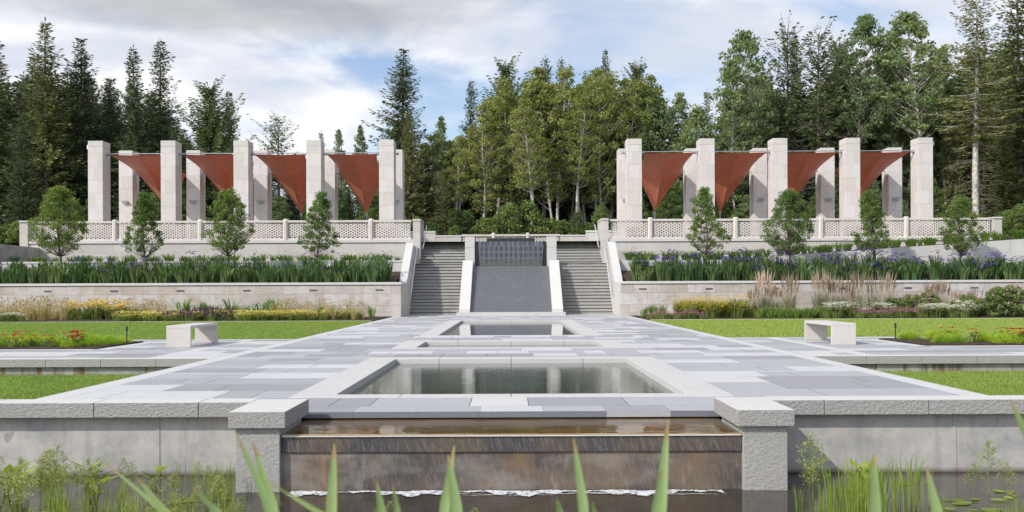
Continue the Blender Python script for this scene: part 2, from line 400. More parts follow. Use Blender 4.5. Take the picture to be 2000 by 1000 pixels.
M['midgreen'] = leafmat('perennial_leaves', (.14,.20,.05), (.29,.36,.12), .35, 3)
M['tan'] = leafmat('tan_grass_blades', (.38,.29,.14), (.60,.49,.28), .35, 3)
M['reed'] = leafmat('reed_grass_blades', (.17,.21,.09), (.32,.34,.18), .3, 3)
M['plume'] = leafmat('reddish_plumes', (.36,.27,.22), (.60,.49,.41), .35, 3)
M['pond_leaf'] = leafmat('pond_plant_leaves', (.17,.24,.03), (.38,.46,.10), .4, 5)
M['panicle'] = leafmat('pale_panicles', (.30,.32,.09), (.62,.62,.34), .4, 5)
M['cattail'] = leafmat('cattail_blade', (.33,.46,.19), (.42,.54,.27), .35, 5)
def petal(name, a, b=None): return leafmat(name, a, b or tuple(Vector(a)*1.3), .2, 5)
M['violet'] = petal('violet_petals', (.11,.07,.42), (.22,.16,.62)); M['orange'] = petal('orange_petals', (.80,.27,.02), (.85,.42,.06))
M['yellow'] = petal('yellow_petals', (.75,.52,.02), (.86,.72,.10)); M['paleyellow'] = petal('pale_yellow_petals', (.72,.62,.12), (.82,.76,.30))
M['red'] = petal('red_petals', (.52,.012,.008), (.66,.03,.015)); M['white'] = petal('white_petals', (.75,.75,.72), (.86,.86,.84))
M['pink'] = petal('pink_petals', (.42,.14,.26), (.62,.30,.42)); M['purple'] = petal('purple_spikes', (.10,.03,.12), (.19,.06,.22))
q = NM('lawn_turf', .9, .1)
c = q.mix(q.ramp(.38, .62, q.noise(.45, 6, .65)), (.175,.25,.045), (.29,.345,.085)); c = q.mix(q.ramp(.38, .62, q.noise(60, 4, .7)), c, (.13,.21,.03)); c = q.mix(q.ramp(.5, .7, q.noise(9, 5, .7, q.world((.5,2,1))), 0, .4), c, (.33,.39,.12))
q.color(c); q.bump(q.noise(70, 4, .8), .8, .03); M['turf'] = q.m
M['blade'] = leafmat('lawn_blades', (.205,.30,.055), (.37,.45,.13), .35, 2)
M['floor'] = plain('forest_floor', (.055,.06,.03), .95, .1, .4, 2)

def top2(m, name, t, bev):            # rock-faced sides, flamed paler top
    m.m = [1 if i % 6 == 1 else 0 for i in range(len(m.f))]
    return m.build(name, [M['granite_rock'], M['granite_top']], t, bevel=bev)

# ------------------------------------------------------------------ ground, lawns, water
m = MB(); m.rect(-700, 700, -200, 1500, -1.6); struct(m.build('ground', M['floor']))
m = MB(); m.rect(-600, 600, 56.9, 76, 3.90); m.quad((-600,76,3.90),(600,76,3.90),(600,140,4.6),(-600,140,4.6)); m.quad((-600,140,4.6),(600,140,4.6),(600,1300,6),(-600,1300,6))
struct(m.build('forest_ground', M['floor']))
m = MB(); m.rect(-60, 60, -14, 9.98, -.57); struct(m.build('pond_water', M['pond_water']))
m = MB(); m.box(-60, 60, -30, -.3, -1.5, -.42); struct(m.build('pond_bank', M['soil']))
for s in (-1, 1):
    xs = sorted((s*5.39, s*34))
    m = MB(); m.box(xs[0], xs[1], 10.0, 18.5, -1.2, -.30); struct(m.build('lawn', M['turf']))
    m = MB(); m.box(xs[0], xs[1], 25.62, 39.86, -.3, .0); struct(m.build('lawn', M['turf']))
    m = MB(); m.box(xs[0], xs[1], 39.9, 46.4, -.3, .03); struct(m.build('flower_bed_soil', M['soil']))
    xe = sorted((s*5.45, s*34)); m = MB(); m.box(xe[0], xe[1], 39.72, 39.9, -.2, .035); struct(m.build('bed_edging', M['granite_pale']))
    xb = sorted((s*8.72, s*34)); m = MB(); m.box(xb[0], xb[1], 21.52, 24.28, -.2, .03); struct(m.build('flower_bed_soil', M['soil']))

# ------------------------------------------------------------------ plaza paving, each stone a face of the sheet
POOLS = [(2.03, 11.88, 18.0), (2.0, 21.55, 24.03), (1.95, 27.25, 40.7)]
RIMW = .5
m = MB()
def holes(x0, y0, x1, y1):
    for (px, a, b) in POOLS:
        if y1 > a-.34 and y0 < b+RIMW-.01: return px+RIMW
    return 0
rows = []
def addrows(a, b, n):
    for i in range(n): rows.append((a+(b-a)*i/n, a+(b-a)*(i+1)/n))
    rows.append(('band', b))
segs = [(10.66, 11.52, 1), (11.54, 14.98, 4), (15.12, 18.48, 4), (18.62, 21.17, 3), (21.22, 24.51, 4), (24.55, 26.88, 3), (26.93, 29.9, 4), (30.05, 33.0, 4), (33.15, 36.1, 4), (36.25, 39.2, 4), (39.35, 41.17, 2), (41.22, 44.2, 4), (44.35, 47.9, 4), (48.0, 50.4, 3)]
rnd = random.Random(3)
def pave(xa, xb, y0, y1, z, mb, ws=(.42,.62,.84,1.05,1.26)):
    x = xa; last = rnd.randint(0, 4)
    while x < xb-.02:
        w = rnd.choice(ws)
        if xb-(x+w) < .25: w = xb-x
        k = rnd.choices([0,1,2,3,4,last], [3.4,.5,5,2.6,3.6,3])[0]; last = k
        x1 = min(x+w, xb); mb.rect(x+.004, x1-.004, y0+.004, y1-.004, z, k); x = x1
PM = [M['pav_light'], M['pav_white'], M['pav_mid'], M['pav_dark'], M['pav_grey']]
ye = 10.66
for (a, b, n) in segs:
    for i in range(n):
        y0 = a+(b-a)*i/n; y1 = a+(b-a)*(i+1)/n
        h = holes(0, y0, 0, y1); W_ = 5.06
        if y0 < 11: h = 0
        if h:
            pave(-W_, -h, y0, y1, 0, m); pave(h, W_, y0, y1, 0, m)
        else: pave(-W_, W_, y0, y1, 0, m)
for k in range(len(segs)-1):                # pale cross bands between the groups of rows
    a, b = segs[k][1], segs[k+1][0]
    if b-a < .001: continue
    h = holes(0, a, 0, b)
    x = -5.06
    for (xa, xb) in ([(-5.06, -h), (h, 5.06)] if h else [(-5.06, 5.06)]):
        x = xa
        while x < xb: x1 = min(x+1.2, xb); m.rect(x+.002, x1-.002, a+.001, b-.001, 0, 1); x = x1
for s in (-1, 1):                           # pale border strips along the plaza
    y = 10.16
    while y < 46.2:
        xs = sorted((s*5.062, s*5.37)); 
        if not (18.33 < y < 25.5) : m.rect(xs[0], xs[1], y, min(y+.996, 46.3), 0, 1)
        else: m.rect(xs[0], xs[1], y, y+.996, 0, 1)
        y += 1
    xs = sorted((s*2.5, s*5.06)); pave(xs[0], xs[1], 10.16, 10.655, 0, m)
    # side path with a long flowerbed let into it
    for (y0, y1) in ((18.62,19.3),(19.3,19.95),(19.95,20.6),(20.6,21.2),(24.5,25.05),(25.05,25.45)):
        xs = sorted((s*6.62, s*34)); pave(xs[0], xs[1], y0, y1, 0, m, (1.2,1.6,2.0,2.6))
        xs = sorted((s*5.375, s*6.3)); pave(xs[0], xs[1], y0, y1, 0, m)
    for (y0, y1) in ((21.2,21.9),(21.9,22.6),(22.6,23.3),(23.3,23.9),(23.9,24.5)):
        xs = sorted((s*6.62, s*8.4)); pave(xs[0], xs[1], y0, y1, 0, m)
        xs = sorted((s*5.375, s*6.3)); pave(xs[0], xs[1], y0, y1, 0, m)
    for y0 in np.arange(18.62, 25.4, .98):
        xs = sorted((s*6.302, s*6.618)); m.rect(xs[0], xs[1], y0, min(y0+.976, 25.45), 0, 1)
    for y0 in np.arange(21.3, 24.4, 1.0):
        xs = sorted((s*8.402, s*8.7)); m.rect(xs[0], xs[1], y0, min(y0+.996, 24.48), 0, 1)
    for x0 in np.arange(8.71, 34, 1.2):
        xs = sorted((s*x0, s*(x0+1.196)))
        m.rect(xs[0], xs[1], 21.21, 21.5, 0, 1); m.rect(xs[0], xs[1], 24.3, 24.49, 0, 1)
    for x0 in np.arange(5.38, 34, 1.2):
        xs = sorted((s*x0, s*(x0+1.196))); m.rect(xs[0], xs[1], 25.455, 25.61, 0, 1)
struct(m.build('plaza_paving', PM))
# bed of the paving: joints show 6 mm below, with openings for the pools
m = MB()
ys = [10.15]
def bed(x0, x1, y0, y1): m.rect(x0, x1, y0, y1, -.006)
bed(-5.37, 5.37, 10.66, 11.53)
ycur = 11.53
for (px, a, b) in POOLS:
    bed(-5.37, -px, a, b); bed(px, 5.37, a, b); bed(-5.37, 5.37, ycur, a); ycur = b
bed(-5.37, 5.37, ycur, 50.6)
bed(-5.37, -2.2, 10.15, 10.66); bed(2.2, 5.37, 10.15, 10.66)
for s in (-1, 1):
    xs = sorted((s*5.37, s*8.71)); bed(xs[0], xs[1], 18.35, 25.62)
    xs = sorted((s*8.71, s*34)); bed(xs[0], xs[1], 18.35, 21.51); bed(xs[0], xs[1], 24.29, 25.62)
struct(m.build('paving_bed', M['joint']))
m = MB()
for s in (-1, 1):                            # the sides of the plaza slab down to the sunken lawns
    xs = sorted((s*5.30, s*5.368)); m.box(xs[0], xs[1], 10.2, 18.36, -1, -.012)
struct(m.build('plaza_edge', M['granite_side']))

# ------------------------------------------------------------------ pools
nm = ['largest reflecting pool nearest the pond with rippled green water', 'narrow middle reflecting pool, dark slot across the plaza', 'long still reflecting pool right below the water slide']
for i, (px, a, b) in enumerate(POOLS):
    t = thing('reflecting_pool', (0, a, 0), nm[i], 'pool')
    m = MB(); W_ = px+RIMW
    def strip(x0, x1, y0, y1, n, axis):
        for k in range(n):
            if axis == 'x': m.box(x0+(x1-x0)*k/n+.003, x0+(x1-x0)*(k+1)/n-.003, y0-a, y1-a, -.16, .004)
            else: m.box(x0, x1, y0+(y1-y0)*k/n+.003-a, y0+(y1-y0)*(k+1)/n-.003-a, -.16, .004)
    strip(-W_, W_, a-.34, a, 4, 'x'); strip(-W_, W_, b, b+RIMW, 4, 'x')
    n = max(2, round((b-a)/1.5)); strip(-W_, -px, a, b, n, 'y'); strip(px, W_, a, b, n, 'y')
    m.build('rim', M['granite'], t, bevel=.006)
    m = MB(); m.box(-px-.02, px+.02, -.02, b-a+.02, -.62, -.5); 
    for (x0, x1, y0, y1) in ((-px-.1,-px-.02,0,b-a), (px+.02,px+.1,0,b-a), (-px,px,-.1,-.02), (-px,px,b-a+.02,b-a+.1)): m.box(x0, x1, y0, y1, -.6, -.162)
    m.build('basin', M['blackstone'], t)
    m = MB(); m.rect(-px-.015, px+.015, a-.015, b+.015, -.082); struct(m.build('pool_water', M['pool_water'] if i < 2 else M['pool_still']))

# ------------------------------------------------------------------ front retaining walls, caps, weir
for s in (-1, 1):
    side = 'left' if s < 0 else 'right'
    t = thing('pond_wall', (s*18, 9.9, -.57), f'grey concrete wall with rough granite coping rising from the pond {side} of the little waterfall', 'wall')
    m = MB()
    xs = sorted((s*2.3, s*34)); m.box(xs[0]-s*18, xs[1]-s*18, 0, .24, -.6, .567)
    m.build('wall_face', M['concrete'], t)
    m = MB()                                   # raised formwork seams
    for x in ((-6.85, -3.42) if s < 0 else (4.28, 8.4)): m.box(x-.018-s*18, x+.018-s*18, -.006, .02, -.6, .56)
    m.build('form_seam', M['concrete'], t)
    m = MB(); x = 2.492; 
    for w in [.5]+[1.0]*31:
        xs = sorted((s*(x+.003)-s*18, s*(x+w-.003)-s*18)); m.box(xs[0], xs[1], -.115, .24, .572, .716); x += w
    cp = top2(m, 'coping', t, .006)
    t = thing('stone_pier', (s*2.24, 9.5, -.57), f'rough granite pier with heavy cap closing the {side} end of the brown weir', 'pier')
    m = MB(); xs = sorted((s*2.05-s*2.24, s*2.44-s*2.24)); m.box(xs[0], xs[1], -.45, .5, -.2, .566); m.build('shaft', M['granite_side'], t, bevel=.006)
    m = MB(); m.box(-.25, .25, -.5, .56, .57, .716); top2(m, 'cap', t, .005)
# front slab row of thick dark pavers, water runs under its lip
t = thing('slab_lip', (0, 10.19, 0), 'row of thick blue grey paving slabs projecting over the brown basin', 'paving slabs')
edges = [-2.2,-1.58,-.95,-.315,.315,.945,1.585,2.2]; mt = [0,0,3,2,0,3,2]
m = MB()
for k in range(7): m.box(edges[k]+.001, edges[k+1]-.001, 0, .466, -.06, .0, [1,0,0,2,0,1,0][k])
m.m = [m.m[i] if i % 6 == 1 else (0 if k_ in (5,) else 3) for i in range(len(m.f)) for k_ in (i//6+0,)]
m.build('slab', [M['pav_mid'], M['pav_dark'], M['pav_light'], M['slab_dark']], t)
t = thing('weir', (0, 9.1, -.57), 'low brown stained water wall between the two granite piers', 'waterfall')
m = MB(); m.box(-2.05, 2.05, .02, .30, -.4, .333); m.build('weir_face', M['weir'], t)
m = MB(); m.box(-2.05, 2.05, 0, .30, .335, .492); m.build('lip', M['weir_lip'], t, bevel=.01)
m = MB(); m.box(-2.04, 2.04, -.012, .012, .493, .500); m.build('lip_edge', M['rust'], t)
m = MB(); m.box(-2.04, 2.04, -.016, -.006, .480, .4915); m.build('lip_water', M['white'], t)
m = MB(); m.box(-2.05, 2.05, 1.2, 1.3, -.2, .5); m.box(-2.05, 2.05, .3, 1.2, .2, .3); m.build('basin', M['weir'], t)
m = MB(); m.rect(-2.049, 2.049, 9.12, 10.3, -.073); struct(m.build('basin_water', M['basin_water']))
# falling film of water: a few thin clear runs at the ends
rr = random.Random(5); V = []; F = []
N = 220
for k in range(N+1):
    x = -1.95+3.8*k/N; wv = .045+.04*math.sin(k*.11+1)+.025*math.sin(k*.43); V += [(x, 9.045+.02*math.sin(k*.2)+rr.uniform(-.012,.012), -.562), (x, 9.03-max(.012, wv)*2.2+rr.uniform(-.02,.02), -.563)]
for k in range(N): F.append((2*k, 2*k+1, 2*k+3, 2*k+2))
for (xa, xb_f, y_, wd) in ((-1.2,-.2,8.93,.015),(.1,1.5,8.92,.02),(-.6,.5,8.86,.010),(.9,1.9,8.87,.012)):
    o_ = len(V); n_ = 40
    for k in range(n_+1):
        x = xa+(xb_f-xa)*k/n_; e_ = math.sin(math.pi*k/n_); V += [(x, y_+.012*math.sin(k*.5)+wd*e_, -.5635), (x, y_+.012*math.sin(k*.5)-wd*e_*rr.uniform(.3,1), -.5635)]
    for k in range(n_): F.append((o_+2*k, o_+2*k+1, o_+2*k+3, o_+2*k+2))
tag(npmesh('foam', V, F, M['foam']), 'white foam line on the pond at the foot of the brown weir', 'foam', kind='stuff')

# sunken walls behind the lower lawns
for s in (-1, 1):
    side = 'left' if s < 0 else 'right'
    t = thing('sunken_wall', (s*20, 18.4, -.3), f'low rust streaked wall with granite coping along the path behind the {side} lower lawn', 'wall')
    m = MB(); xs = sorted((s*5.37, s*34)); m.box(xs[0]-s*20, xs[1]-s*20, 0, .15, -.1, .152); m.build('wall_face', M['stained'], t)
    m = MB(); x = 5.372
    for k in range(29):
        xs = sorted((s*(x+.003)-s*20, s*(x+.987)-s*20)); m.box(xs[0], xs[1], -.07, .215, .156, .302); x += .99
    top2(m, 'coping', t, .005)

# ------------------------------------------------------------------ stairs, slide, cheeks
LZ, TZ = 2.605, 3.96
for s in (-1, 1):
    side = 'left' if s < 0 else 'right'
    t = thing('staircase', (s*3.6, 50.3, 0), f'broad flight of grey stone steps climbing on the {side} of the water slide', 'stairs')
    m = MB(); x0, x1 = sorted((s*5.05-s*3.6, s*2.46-s*3.6))
    n = 16; rise = LZ/n; run = 3.35/n
    for k in range(n):
        m.box(x0, x1, k*run+.02, 8.3, k*rise, (k+1)*rise-.075); m.box(x0+.004, x1-.004, k*run+.13, 8.3, (k+1)*rise-.075, (k+1)*rise-.029)
        m.box(x0+.002, x1-.002, k*run-.006, k*run+.36, (k+1)*rise-.030, (k+1)*rise)
    m.box(x0, x1, 3.35, 8.3, LZ-.2, LZ-.001)
    n2 = 8; rise = (TZ-LZ)/n2
    for k in range(n2):
        m.box(x0, x1, 5.7+k*.3+.02, 8.3, LZ+k*rise, LZ+(k+1)*rise-.075); m.box(x0+.004, x1-.004, 5.7+k*.3+.15, 8.3, LZ+(k+1)*rise-.075, LZ+(k+1)*rise-.029)
        m.box(x0+.002, x1-.002, 5.7+k*.3-.006, 5.7+k*.3+.4, LZ+(k+1)*rise-.030, LZ+(k+1)*rise)
    m.box(x0, x1, 5.7+2.4, 19.5, TZ-.3, TZ-.001)
    m.build('steps', M['stair'], t)
    # outer sloping parapet with pale coping
    t = thing('stair_parapet', (s*5.15, 46.3, 0), f'sloping stone parapet with pale coping flanking the {side} stairs on the outside', 'parapet')
    def X(a): return s*a - s*5.15
    def prof(mb, xa, xb, pts, m_=0):
        xa, xb = sorted((X(xa), X(xb))); k = len(pts)
        vs = [(xa, y-46.3, z) for y, z in pts]+[(xb, y-46.3, z) for y, z in pts]
        fs = [tuple(range(k)), tuple(range(k, 2*k))[::-1]]+[(i, i+k, (i+1) % k+k, (i+1) % k) for i in range(k)]
        mb.add(vs, fs, m_)
    m = MB(); prof(m, 4.99, 5.33, [(46.34, 0), (56.1, 0), (56.1, 3.5), (52.25, 3.5), (48.8, 1.43), (46.34, 1.43)]); m.build('wall_face', M['wall_up'], t)
    m = MB(); prof(m, 4.965, 5.345, [(48.8, 1.435), (52.3, 3.53), (52.3, 3.65), (48.8, 1.56)]); m.build('coping', M['parapet'], t, bevel=.01)
    t2 = thing('handrail', (s*4.9, 48.9, 0), f'thin metal handrail fixed inside the lower {side} stair parapet', 'handrail')
    def H(a): return s*a - s*4.9
    m = MB(); m.tube([(H(4.88), 49.4-48.9, .95), (H(4.88), 49.9-48.9, 1.05), (H(4.88), 53.3-48.9, 3.45), (H(4.88), 53.6-48.9, 3.45)], .035, 6); m.build('rail_bar', M['rail'], t2)
    for y, z in ((50.1, 1.2), (51.6, 2.25), (53.1, 3.3)):
        m = MB(); m.tube([(H(4.88), y-48.9, z-.02), (H(4.88), y-48.9, z-.09), (H(4.985), y-48.9, z-.12)], .012, 5); m.build('bracket', M['rail'], t2)
    t2 = thing('handrail', (s*4.9, 56.1, LZ), f'thin metal handrail beside the upper flight of the {side} stairs', 'handrail')
    m = MB(); m.tube([(H(4.82), -.1, .95), (H(4.82), .3, 1.0), (H(4.82), 2.6, 2.3), (H(4.82), 2.8, 2.3)], .035, 6); m.build('rail_bar', M['rail'], t2)
    for y, z in ((.4, 1.0), (2.3, 2.1)):
        m = MB(); m.tube([(H(4.82), y, z), (H(4.82), y, z-.09), (H(4.975), y, z-.12)], .012, 5); m.build('bracket', M['rail'], t2)
t = thing('water_slide', (0, 48.0, 0), 'grey diamond textured water slide between two pale sloping kerbs', 'water feature')
m = MB(); m.hexa([(-1.93,.45,0),(1.93,.45,0),(1.93,4.5,0),(-1.93,4.5,0),(-1.93,.45,.14),(1.93,.45,.14),(1.93,4.5,2.42),(-1.93,4.5,2.42)]); m.build('chute', M['chute'], t)
m = MB()
for x0, x1 in ((-2.56,-1.9),(-1.897,-.65),(-.647,.647),(.65,1.897),(1.9,2.56)): m.box(x0, x1, -.05, .44, -.2, .155)
m.build('kerb', M['granite'], t, bevel=.006)
for s in (-1, 1):
    m = MB(); xa, xb = sorted((s*1.94, s*2.455))
    m.add([(xa,.30,0),(xb,.30,0),(xb,4.4,2.72),(xa,4.4,2.72),(xa,.30,.30),(xb,.30,.30),(xa,4.9,2.72),(xb,4.9,2.72),(xa,4.9,0),(xb,4.9,0)],
          [(0,1,5,4),(4,5,2,3),(3,2,7,6),(6,7,9,8),(0,4,3,6,8),(1,9,7,2,5),(0,8,9,1)])
    m.build('side_kerb', M['granite_pale'], t)
t = thing('water_curtain', (0, 53.0, 2.4), 'dark patterned water curtain falling above the slide between black panels', 'waterfall')
m = MB(); m.box(-1.88, 1.88, .25, 2.0, -.4, 1.28); m.build('backing', M['blackstone'], t)
m = MB(); xt, xb_ = 1.70, 1.60
m.add([(-xb_,.06,-.2),(xb_,.06,-.2),(xt,.16,1.325),(-xt,.16,1.325),(-xb_,.2,-.2),(xb_,.2,-.2),(xt,.24,1.325),(-xt,.24,1.325)], [(0,1,2,3),(4,7,6,5),(0,4,5,1),(3,2,6,7),(1,5,6,2),(0,3,7,4)])
m.build('film', M['curtain'], t)
m = MB(); m.box(-1.27, 1.27, 1.4, 1.7, 1.0, 1.56); m.build('trough', M['blackstone'], t)
for s in (-1, 1):
    tb = thing('stone_block', (s*2.12, 53.0, 2.4), f'upright grey granite block standing {"left" if s<0 else "right"} of the water curtain', 'block')
    m = MB(); m.box(-.25, .25, 0, 1.6, -.3, 1.0); m.build('lower_block', M['granite'], tb, bevel=.01)
    m = MB(); m.box(-.25, .25, 0, 1.6, 1.006, 1.56); m.build('upper_block', M['granite'], tb, bevel=.01)

# ------------------------------------------------------------------ terraces
for s in (-1, 1):
    side = 'left' if s < 0 else 'right'
    t = thing('retaining_wall', (s*16, 46.3, 0), f'long tan and grey stone retaining wall under the {side} iris bed', 'wall')
    m = MB(); xs = sorted((s*4.98-s*16, s*36-s*16)); m.box(xs[0], xs[1], 0, .35, -.2, 1.44); m.build('wall_face', M['wall'], t)
    m = MB(); x = 4.95
    while x < 36: xs = sorted((s*x-s*16, s*(x+1.494)-s*16)); m.box(xs[0], xs[1], -.05, .40, 1.465, 1.575); x += 1.5
    m.build('coping', M['coping'], t, bevel=.006)
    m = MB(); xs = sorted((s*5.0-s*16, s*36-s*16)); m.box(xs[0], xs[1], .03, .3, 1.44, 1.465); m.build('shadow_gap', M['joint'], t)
    for k in range(6):                                 # slot lights let into the wall
        px = (x_ := (998-(1171.3-998+77.9) if 0 else 0))
        xx = 5.95 + k*3.0; m = MB(); m.box(s*xx-s*16-.165, s*xx-s*16+.165, -.028, .01, 1.20, 1.262)
        sl_ = m.build('slot_light', M['slot'], t, bevel=.004)
    m = MB(); xs = sorted((s*5.35, s*36)); m.quad((xs[0],46.6,1.42),(xs[1],46.6,1.42),(xs[1],51.05,2.15),(xs[0],51.05,2.15)); struct(m.build('iris_bed_soil', M['soil']))
    # upper wall and terrace
    t = thing('terrace_wall', (s*16, 56.5, 2.3), f'pale stone wall carrying the {side} pavilion terrace', 'wall')
    m = MB(); xs = sorted((s*5.0-s*16, s*27.1-s*16)); m.box(xs[0], xs[1], 0, .5, -.9, 1.52); m.build('wall_face', M['wall_up'], t)
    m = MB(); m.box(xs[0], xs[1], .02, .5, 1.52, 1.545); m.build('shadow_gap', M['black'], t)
    m = MB(); xs = sorted((s*5.3-s*16, s*26.7-s*16)); m.box(xs[0], xs[1], -.06, .5, 1.545, 1.70); m.build('coping', M['coping'], t, bevel=.006)
    m = MB(); xs = sorted((s*5.02, s*27.1)); m.box(xs[0], xs[1], 57.0, 66, 3.6, 3.97); struct(m.build('terrace_paving', M['coping']))
m = MB(); m.box(-34, -5.35, 51.05, 51.35, 1.2, 2.6); 
t = thing('planter_wall', (-15, 51.0, 1.8), 'low pale wall half hidden behind the left irises', 'wall')
m = MB(); m.box(-10.6, 9.65, 0, .25, -1, .80); m.build('wall_face', M['concrete_pale'], t)
m = MB(); m.box(-10.6, 9.65, -.03, .28, .802, .90); m.build('coping', M['parapet'], t, bevel=.006)
m = MB(); m.quad((-26,51.3,2.62),(-5.35,51.3,2.62),(-5.35,56.5,2.72),(-26,56.5,2.72)); struct(m.build('upper_bed_soil', M['soil']))
t = thing('end_wall', (-26, 54, 1.8), 'shaded grey concrete wall running forward from the left end of the terrace', 'wall')
m = MB(); m.hexa([(.05,2.45,-1),(-.30,2.45,-1),(-.0,-3.0,-1),(.35,-3.0,-1),(.05,2.45,1.82),(-.30,2.45,1.82),(0,-3.0,1.82),(.35,-3.0,1.82)])
m.hexa([(-14,-3.3,-1),(.35,-3.3,-1),(.35,-3.0,-1),(-14,-3.0,-1),(-14,-3.3,1.9),(.35,-3.3,1.82),(.35,-3.0,1.82),(-14,-3.0,1.9)]); m.build('wall_face', M['concrete'], t, bevel=.01)
def rampz(x): return 2.66 if x < 10.5 else 2.66+(x-10.5)*.0655
t = thing('ramp_wall', (15, 51.0, 1.8), 'pale concrete wall sloping up to the right behind the purple irises', 'wall')
m = MB(); xsn = [5.35, 10.5]+[10.5+k*2.4 for k in range(1, 10)]
for a, b in zip(xsn, xsn[1:]): m.hexa([(a+.004-15,0,-1),(b-.004-15,0,-1),(b-.004-15,.28,-1),(a+.004-15,.28,-1),(a+.004-15,0,rampz(a)-1.8),(b-.004-15,0,rampz(b)-1.8),(b-.004-15,.28,rampz(b)-1.8),(a+.004-15,.28,rampz(a)-1.8)])
m.build('wall_face', M['concrete_pale'], t)
m = MB()
for a, b in zip(xsn, xsn[1:]): m.quad((a,51.28,rampz(a)-.06),(b,51.28,rampz(b)-.06),(b,56.5,rampz(b)+.12),(a,56.5,rampz(a)+.12))
m.quad((27.0,51.28,3.7),(36,51.28,4.3),(36,60,4.9),(27.0,60,4.0)); struct(m.build('upper_bed_soil', M['soil']))

# ------------------------------------------------------------------ balustrades
def lattice_mesh(w, h):
    d = .1432; dx = d*math.sqrt(3)/2; V = []; F = []; r = .040; ap = d/math.sqrt(3)
    nx = int(w/dx); x0 = -(nx-1)*dx/2
    ny = int(h/d)
    for i in range(nx):
        for j in range(ny+(i % 2 == 0)):
            cx = x0+i*dx; cz = (j+(.5 if i % 2 else 0))*d
            if cz < .03 or cz > h-.03: continue
            o = len(V)
            for rad, y in ((ap, -.03), (r, -.03), (r, .03), (ap, .03)):
                for k in range(6):
                    g = R(60*k); V.append((cx+rad*math.cos(g), y, min(max(cz+rad*math.sin(g), 0), h)))
            for k in range(6):
                l = (k+1) % 6
                for q_ in range(3): F.append((o+q_*6+k, o+q_*6+l, o+(q_+1)*6+l, o+(q_+1)*6+k))
    return V, F
LATS = {}
def lattice(x0, x1, y, z, parent, px, h=.86):
    w = round(x1-x0, 2); key = (w, h)
    if key not in LATS:
        V, F = lattice_mesh(w-.02, h); o = npmesh('lattice_panel', V, F, M['lattice'], parent); LATS[key] = o
    else: o = LATS[key].copy(); COL.objects.link(o); o.parent = parent
    o.location = ((x0+x1)/2-px, y, z); return o
def post(mb_parent, x, zb, zt, r=.165):
    m = MB(); n = 8
    for (a, b, ra, rb) in ((zb, zt-.10, r, r), (zt-.10, zt, r, r*.72)):
        vs = [(x+ra*math.cos(R(22.5+45*k)), ra*math.sin(R(22.5+45*k)), a) for k in range(n)]+[(x+rb*math.cos(R(22.5+45*k)), rb*math.sin(R(22.5+45*k)), b) for k in range(n)]
        m.add(vs, [(k, (k+1) % n, (k+1) % n+n, k+n) for k in range(n)]+[tuple(range(n, 2*n))])
    return m.build('post', M['lattice'], mb_parent)
for s in (-1, 1):
    side = 'left' if s < 0 else 'right'
    t = thing('balustrade', (s*16, 56.62, 4.0), f'cream balustrade of star pierced panels along the {side} pavilion terrace', 'balustrade')
    def Xb(a): return s*(a-16)
    ps = [7.72, 12.435, 17.15, 21.865]; en = [5.37]+ps+[26.62]
    for a, b in zip(en, en[1:]):
        a2, b2 = sorted((Xb(a+.12), Xb(b-.12))); lattice(a2, b2, 0, .11, t, 0)
        m = MB(); m.box(a2, b2, -.09, .09, .97, 1.09); m.build('top_rail', M['lattice'], t, bevel=.01)
        m = MB(); m.box(a2, b2, -.09, .09, .0, .11); m.build('base_rail', M['lattice'], t, bevel=.01)
    for p in ps: post(t, Xb(p), .0, 1.17)
    t.location = (s*16, 56.62, 4.0)
    for (xa, xb2, nm_, lab) in ((4.98, 5.38, 'inner', f'stone end pier of the {side} balustrade beside the stairs'), (26.6, 27.06, 'outer', f'stone end pier at the far outer end of the {side} balustrade')):
        e = thing('end_pier', (s*(xa+xb2)/2, 56.4, 2.6), lab, 'pier')
        hw = (xb2-xa)/2; zb = 0 if nm_ == 'inner' else -.6
        dpt = 2.3 if nm_ == 'inner' else .6
        m = MB(); m.box(-hw, hw, -.02 if nm_ == 'inner' else 0, dpt, zb, 2.40); m.build('shaft', M['wall_up'], e, bevel=.008)
        m = MB(); m.box(-hw-.02, hw+.02, -.05, dpt+.02, 2.43, 2.52); m.build('cap', M['coping'], e, bevel=.008)
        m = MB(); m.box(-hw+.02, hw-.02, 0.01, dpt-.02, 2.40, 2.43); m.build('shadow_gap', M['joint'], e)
t = thing('balustrade', (0, 70, 3.95), 'small pierced balustrade at the back above the water curtain', 'balustrade')
for a, b in ((-3.36,-1.29),(-1.05,1.05),(1.29,3.36)):
    lattice(a, b, 0, .1, t, 0, .82)
    m = MB(); m.box(a, b, -.09, .09, .92, 1.05); m.build('top_rail', M['lattice'], t); m = MB(); m.box(a, b, -.09, .09, 0, .1); m.build('base_rail', M['lattice'], t)
for x in (-1.17, 1.17): post(t, x, 0, 1.16, .15)
for s in (-1, 1):
    side = 'left' if s < 0 else 'right'
    t = thing('garden_wall', (s*4.4, 70, 3.9), f'low stone wall with thin coping {side} of the small back balustrade', 'wall')
    m = MB(); xs = sorted((s*3.38-s*4.4, s*5.15-s*4.4)); m.box(xs[0], xs[1], -.1, .3, -.1, .93); m.build('wall_face', M['wall_up'], t)
    m = MB(); m.box(xs[0], xs[1], -.13, .33, .95, 1.05); m.build('coping', M['coping'], t)
    t = thing('garden_wall', (s*6.5, 66, 3.9), f'stone wall stub behind the {side} end pier at the top of the stairs', 'wall')
    m = MB(); xs = sorted((s*4.85-s*6.5, s*8-s*6.5)); m.box(xs[0], xs[1], 0, .4, -.1, .98); m.build('wall_face', M['wall_up'], t)
    m = MB(); m.box(xs[0], xs[1], -.03, .43, 1.0, 1.12); m.build('coping', M['coping'], t)

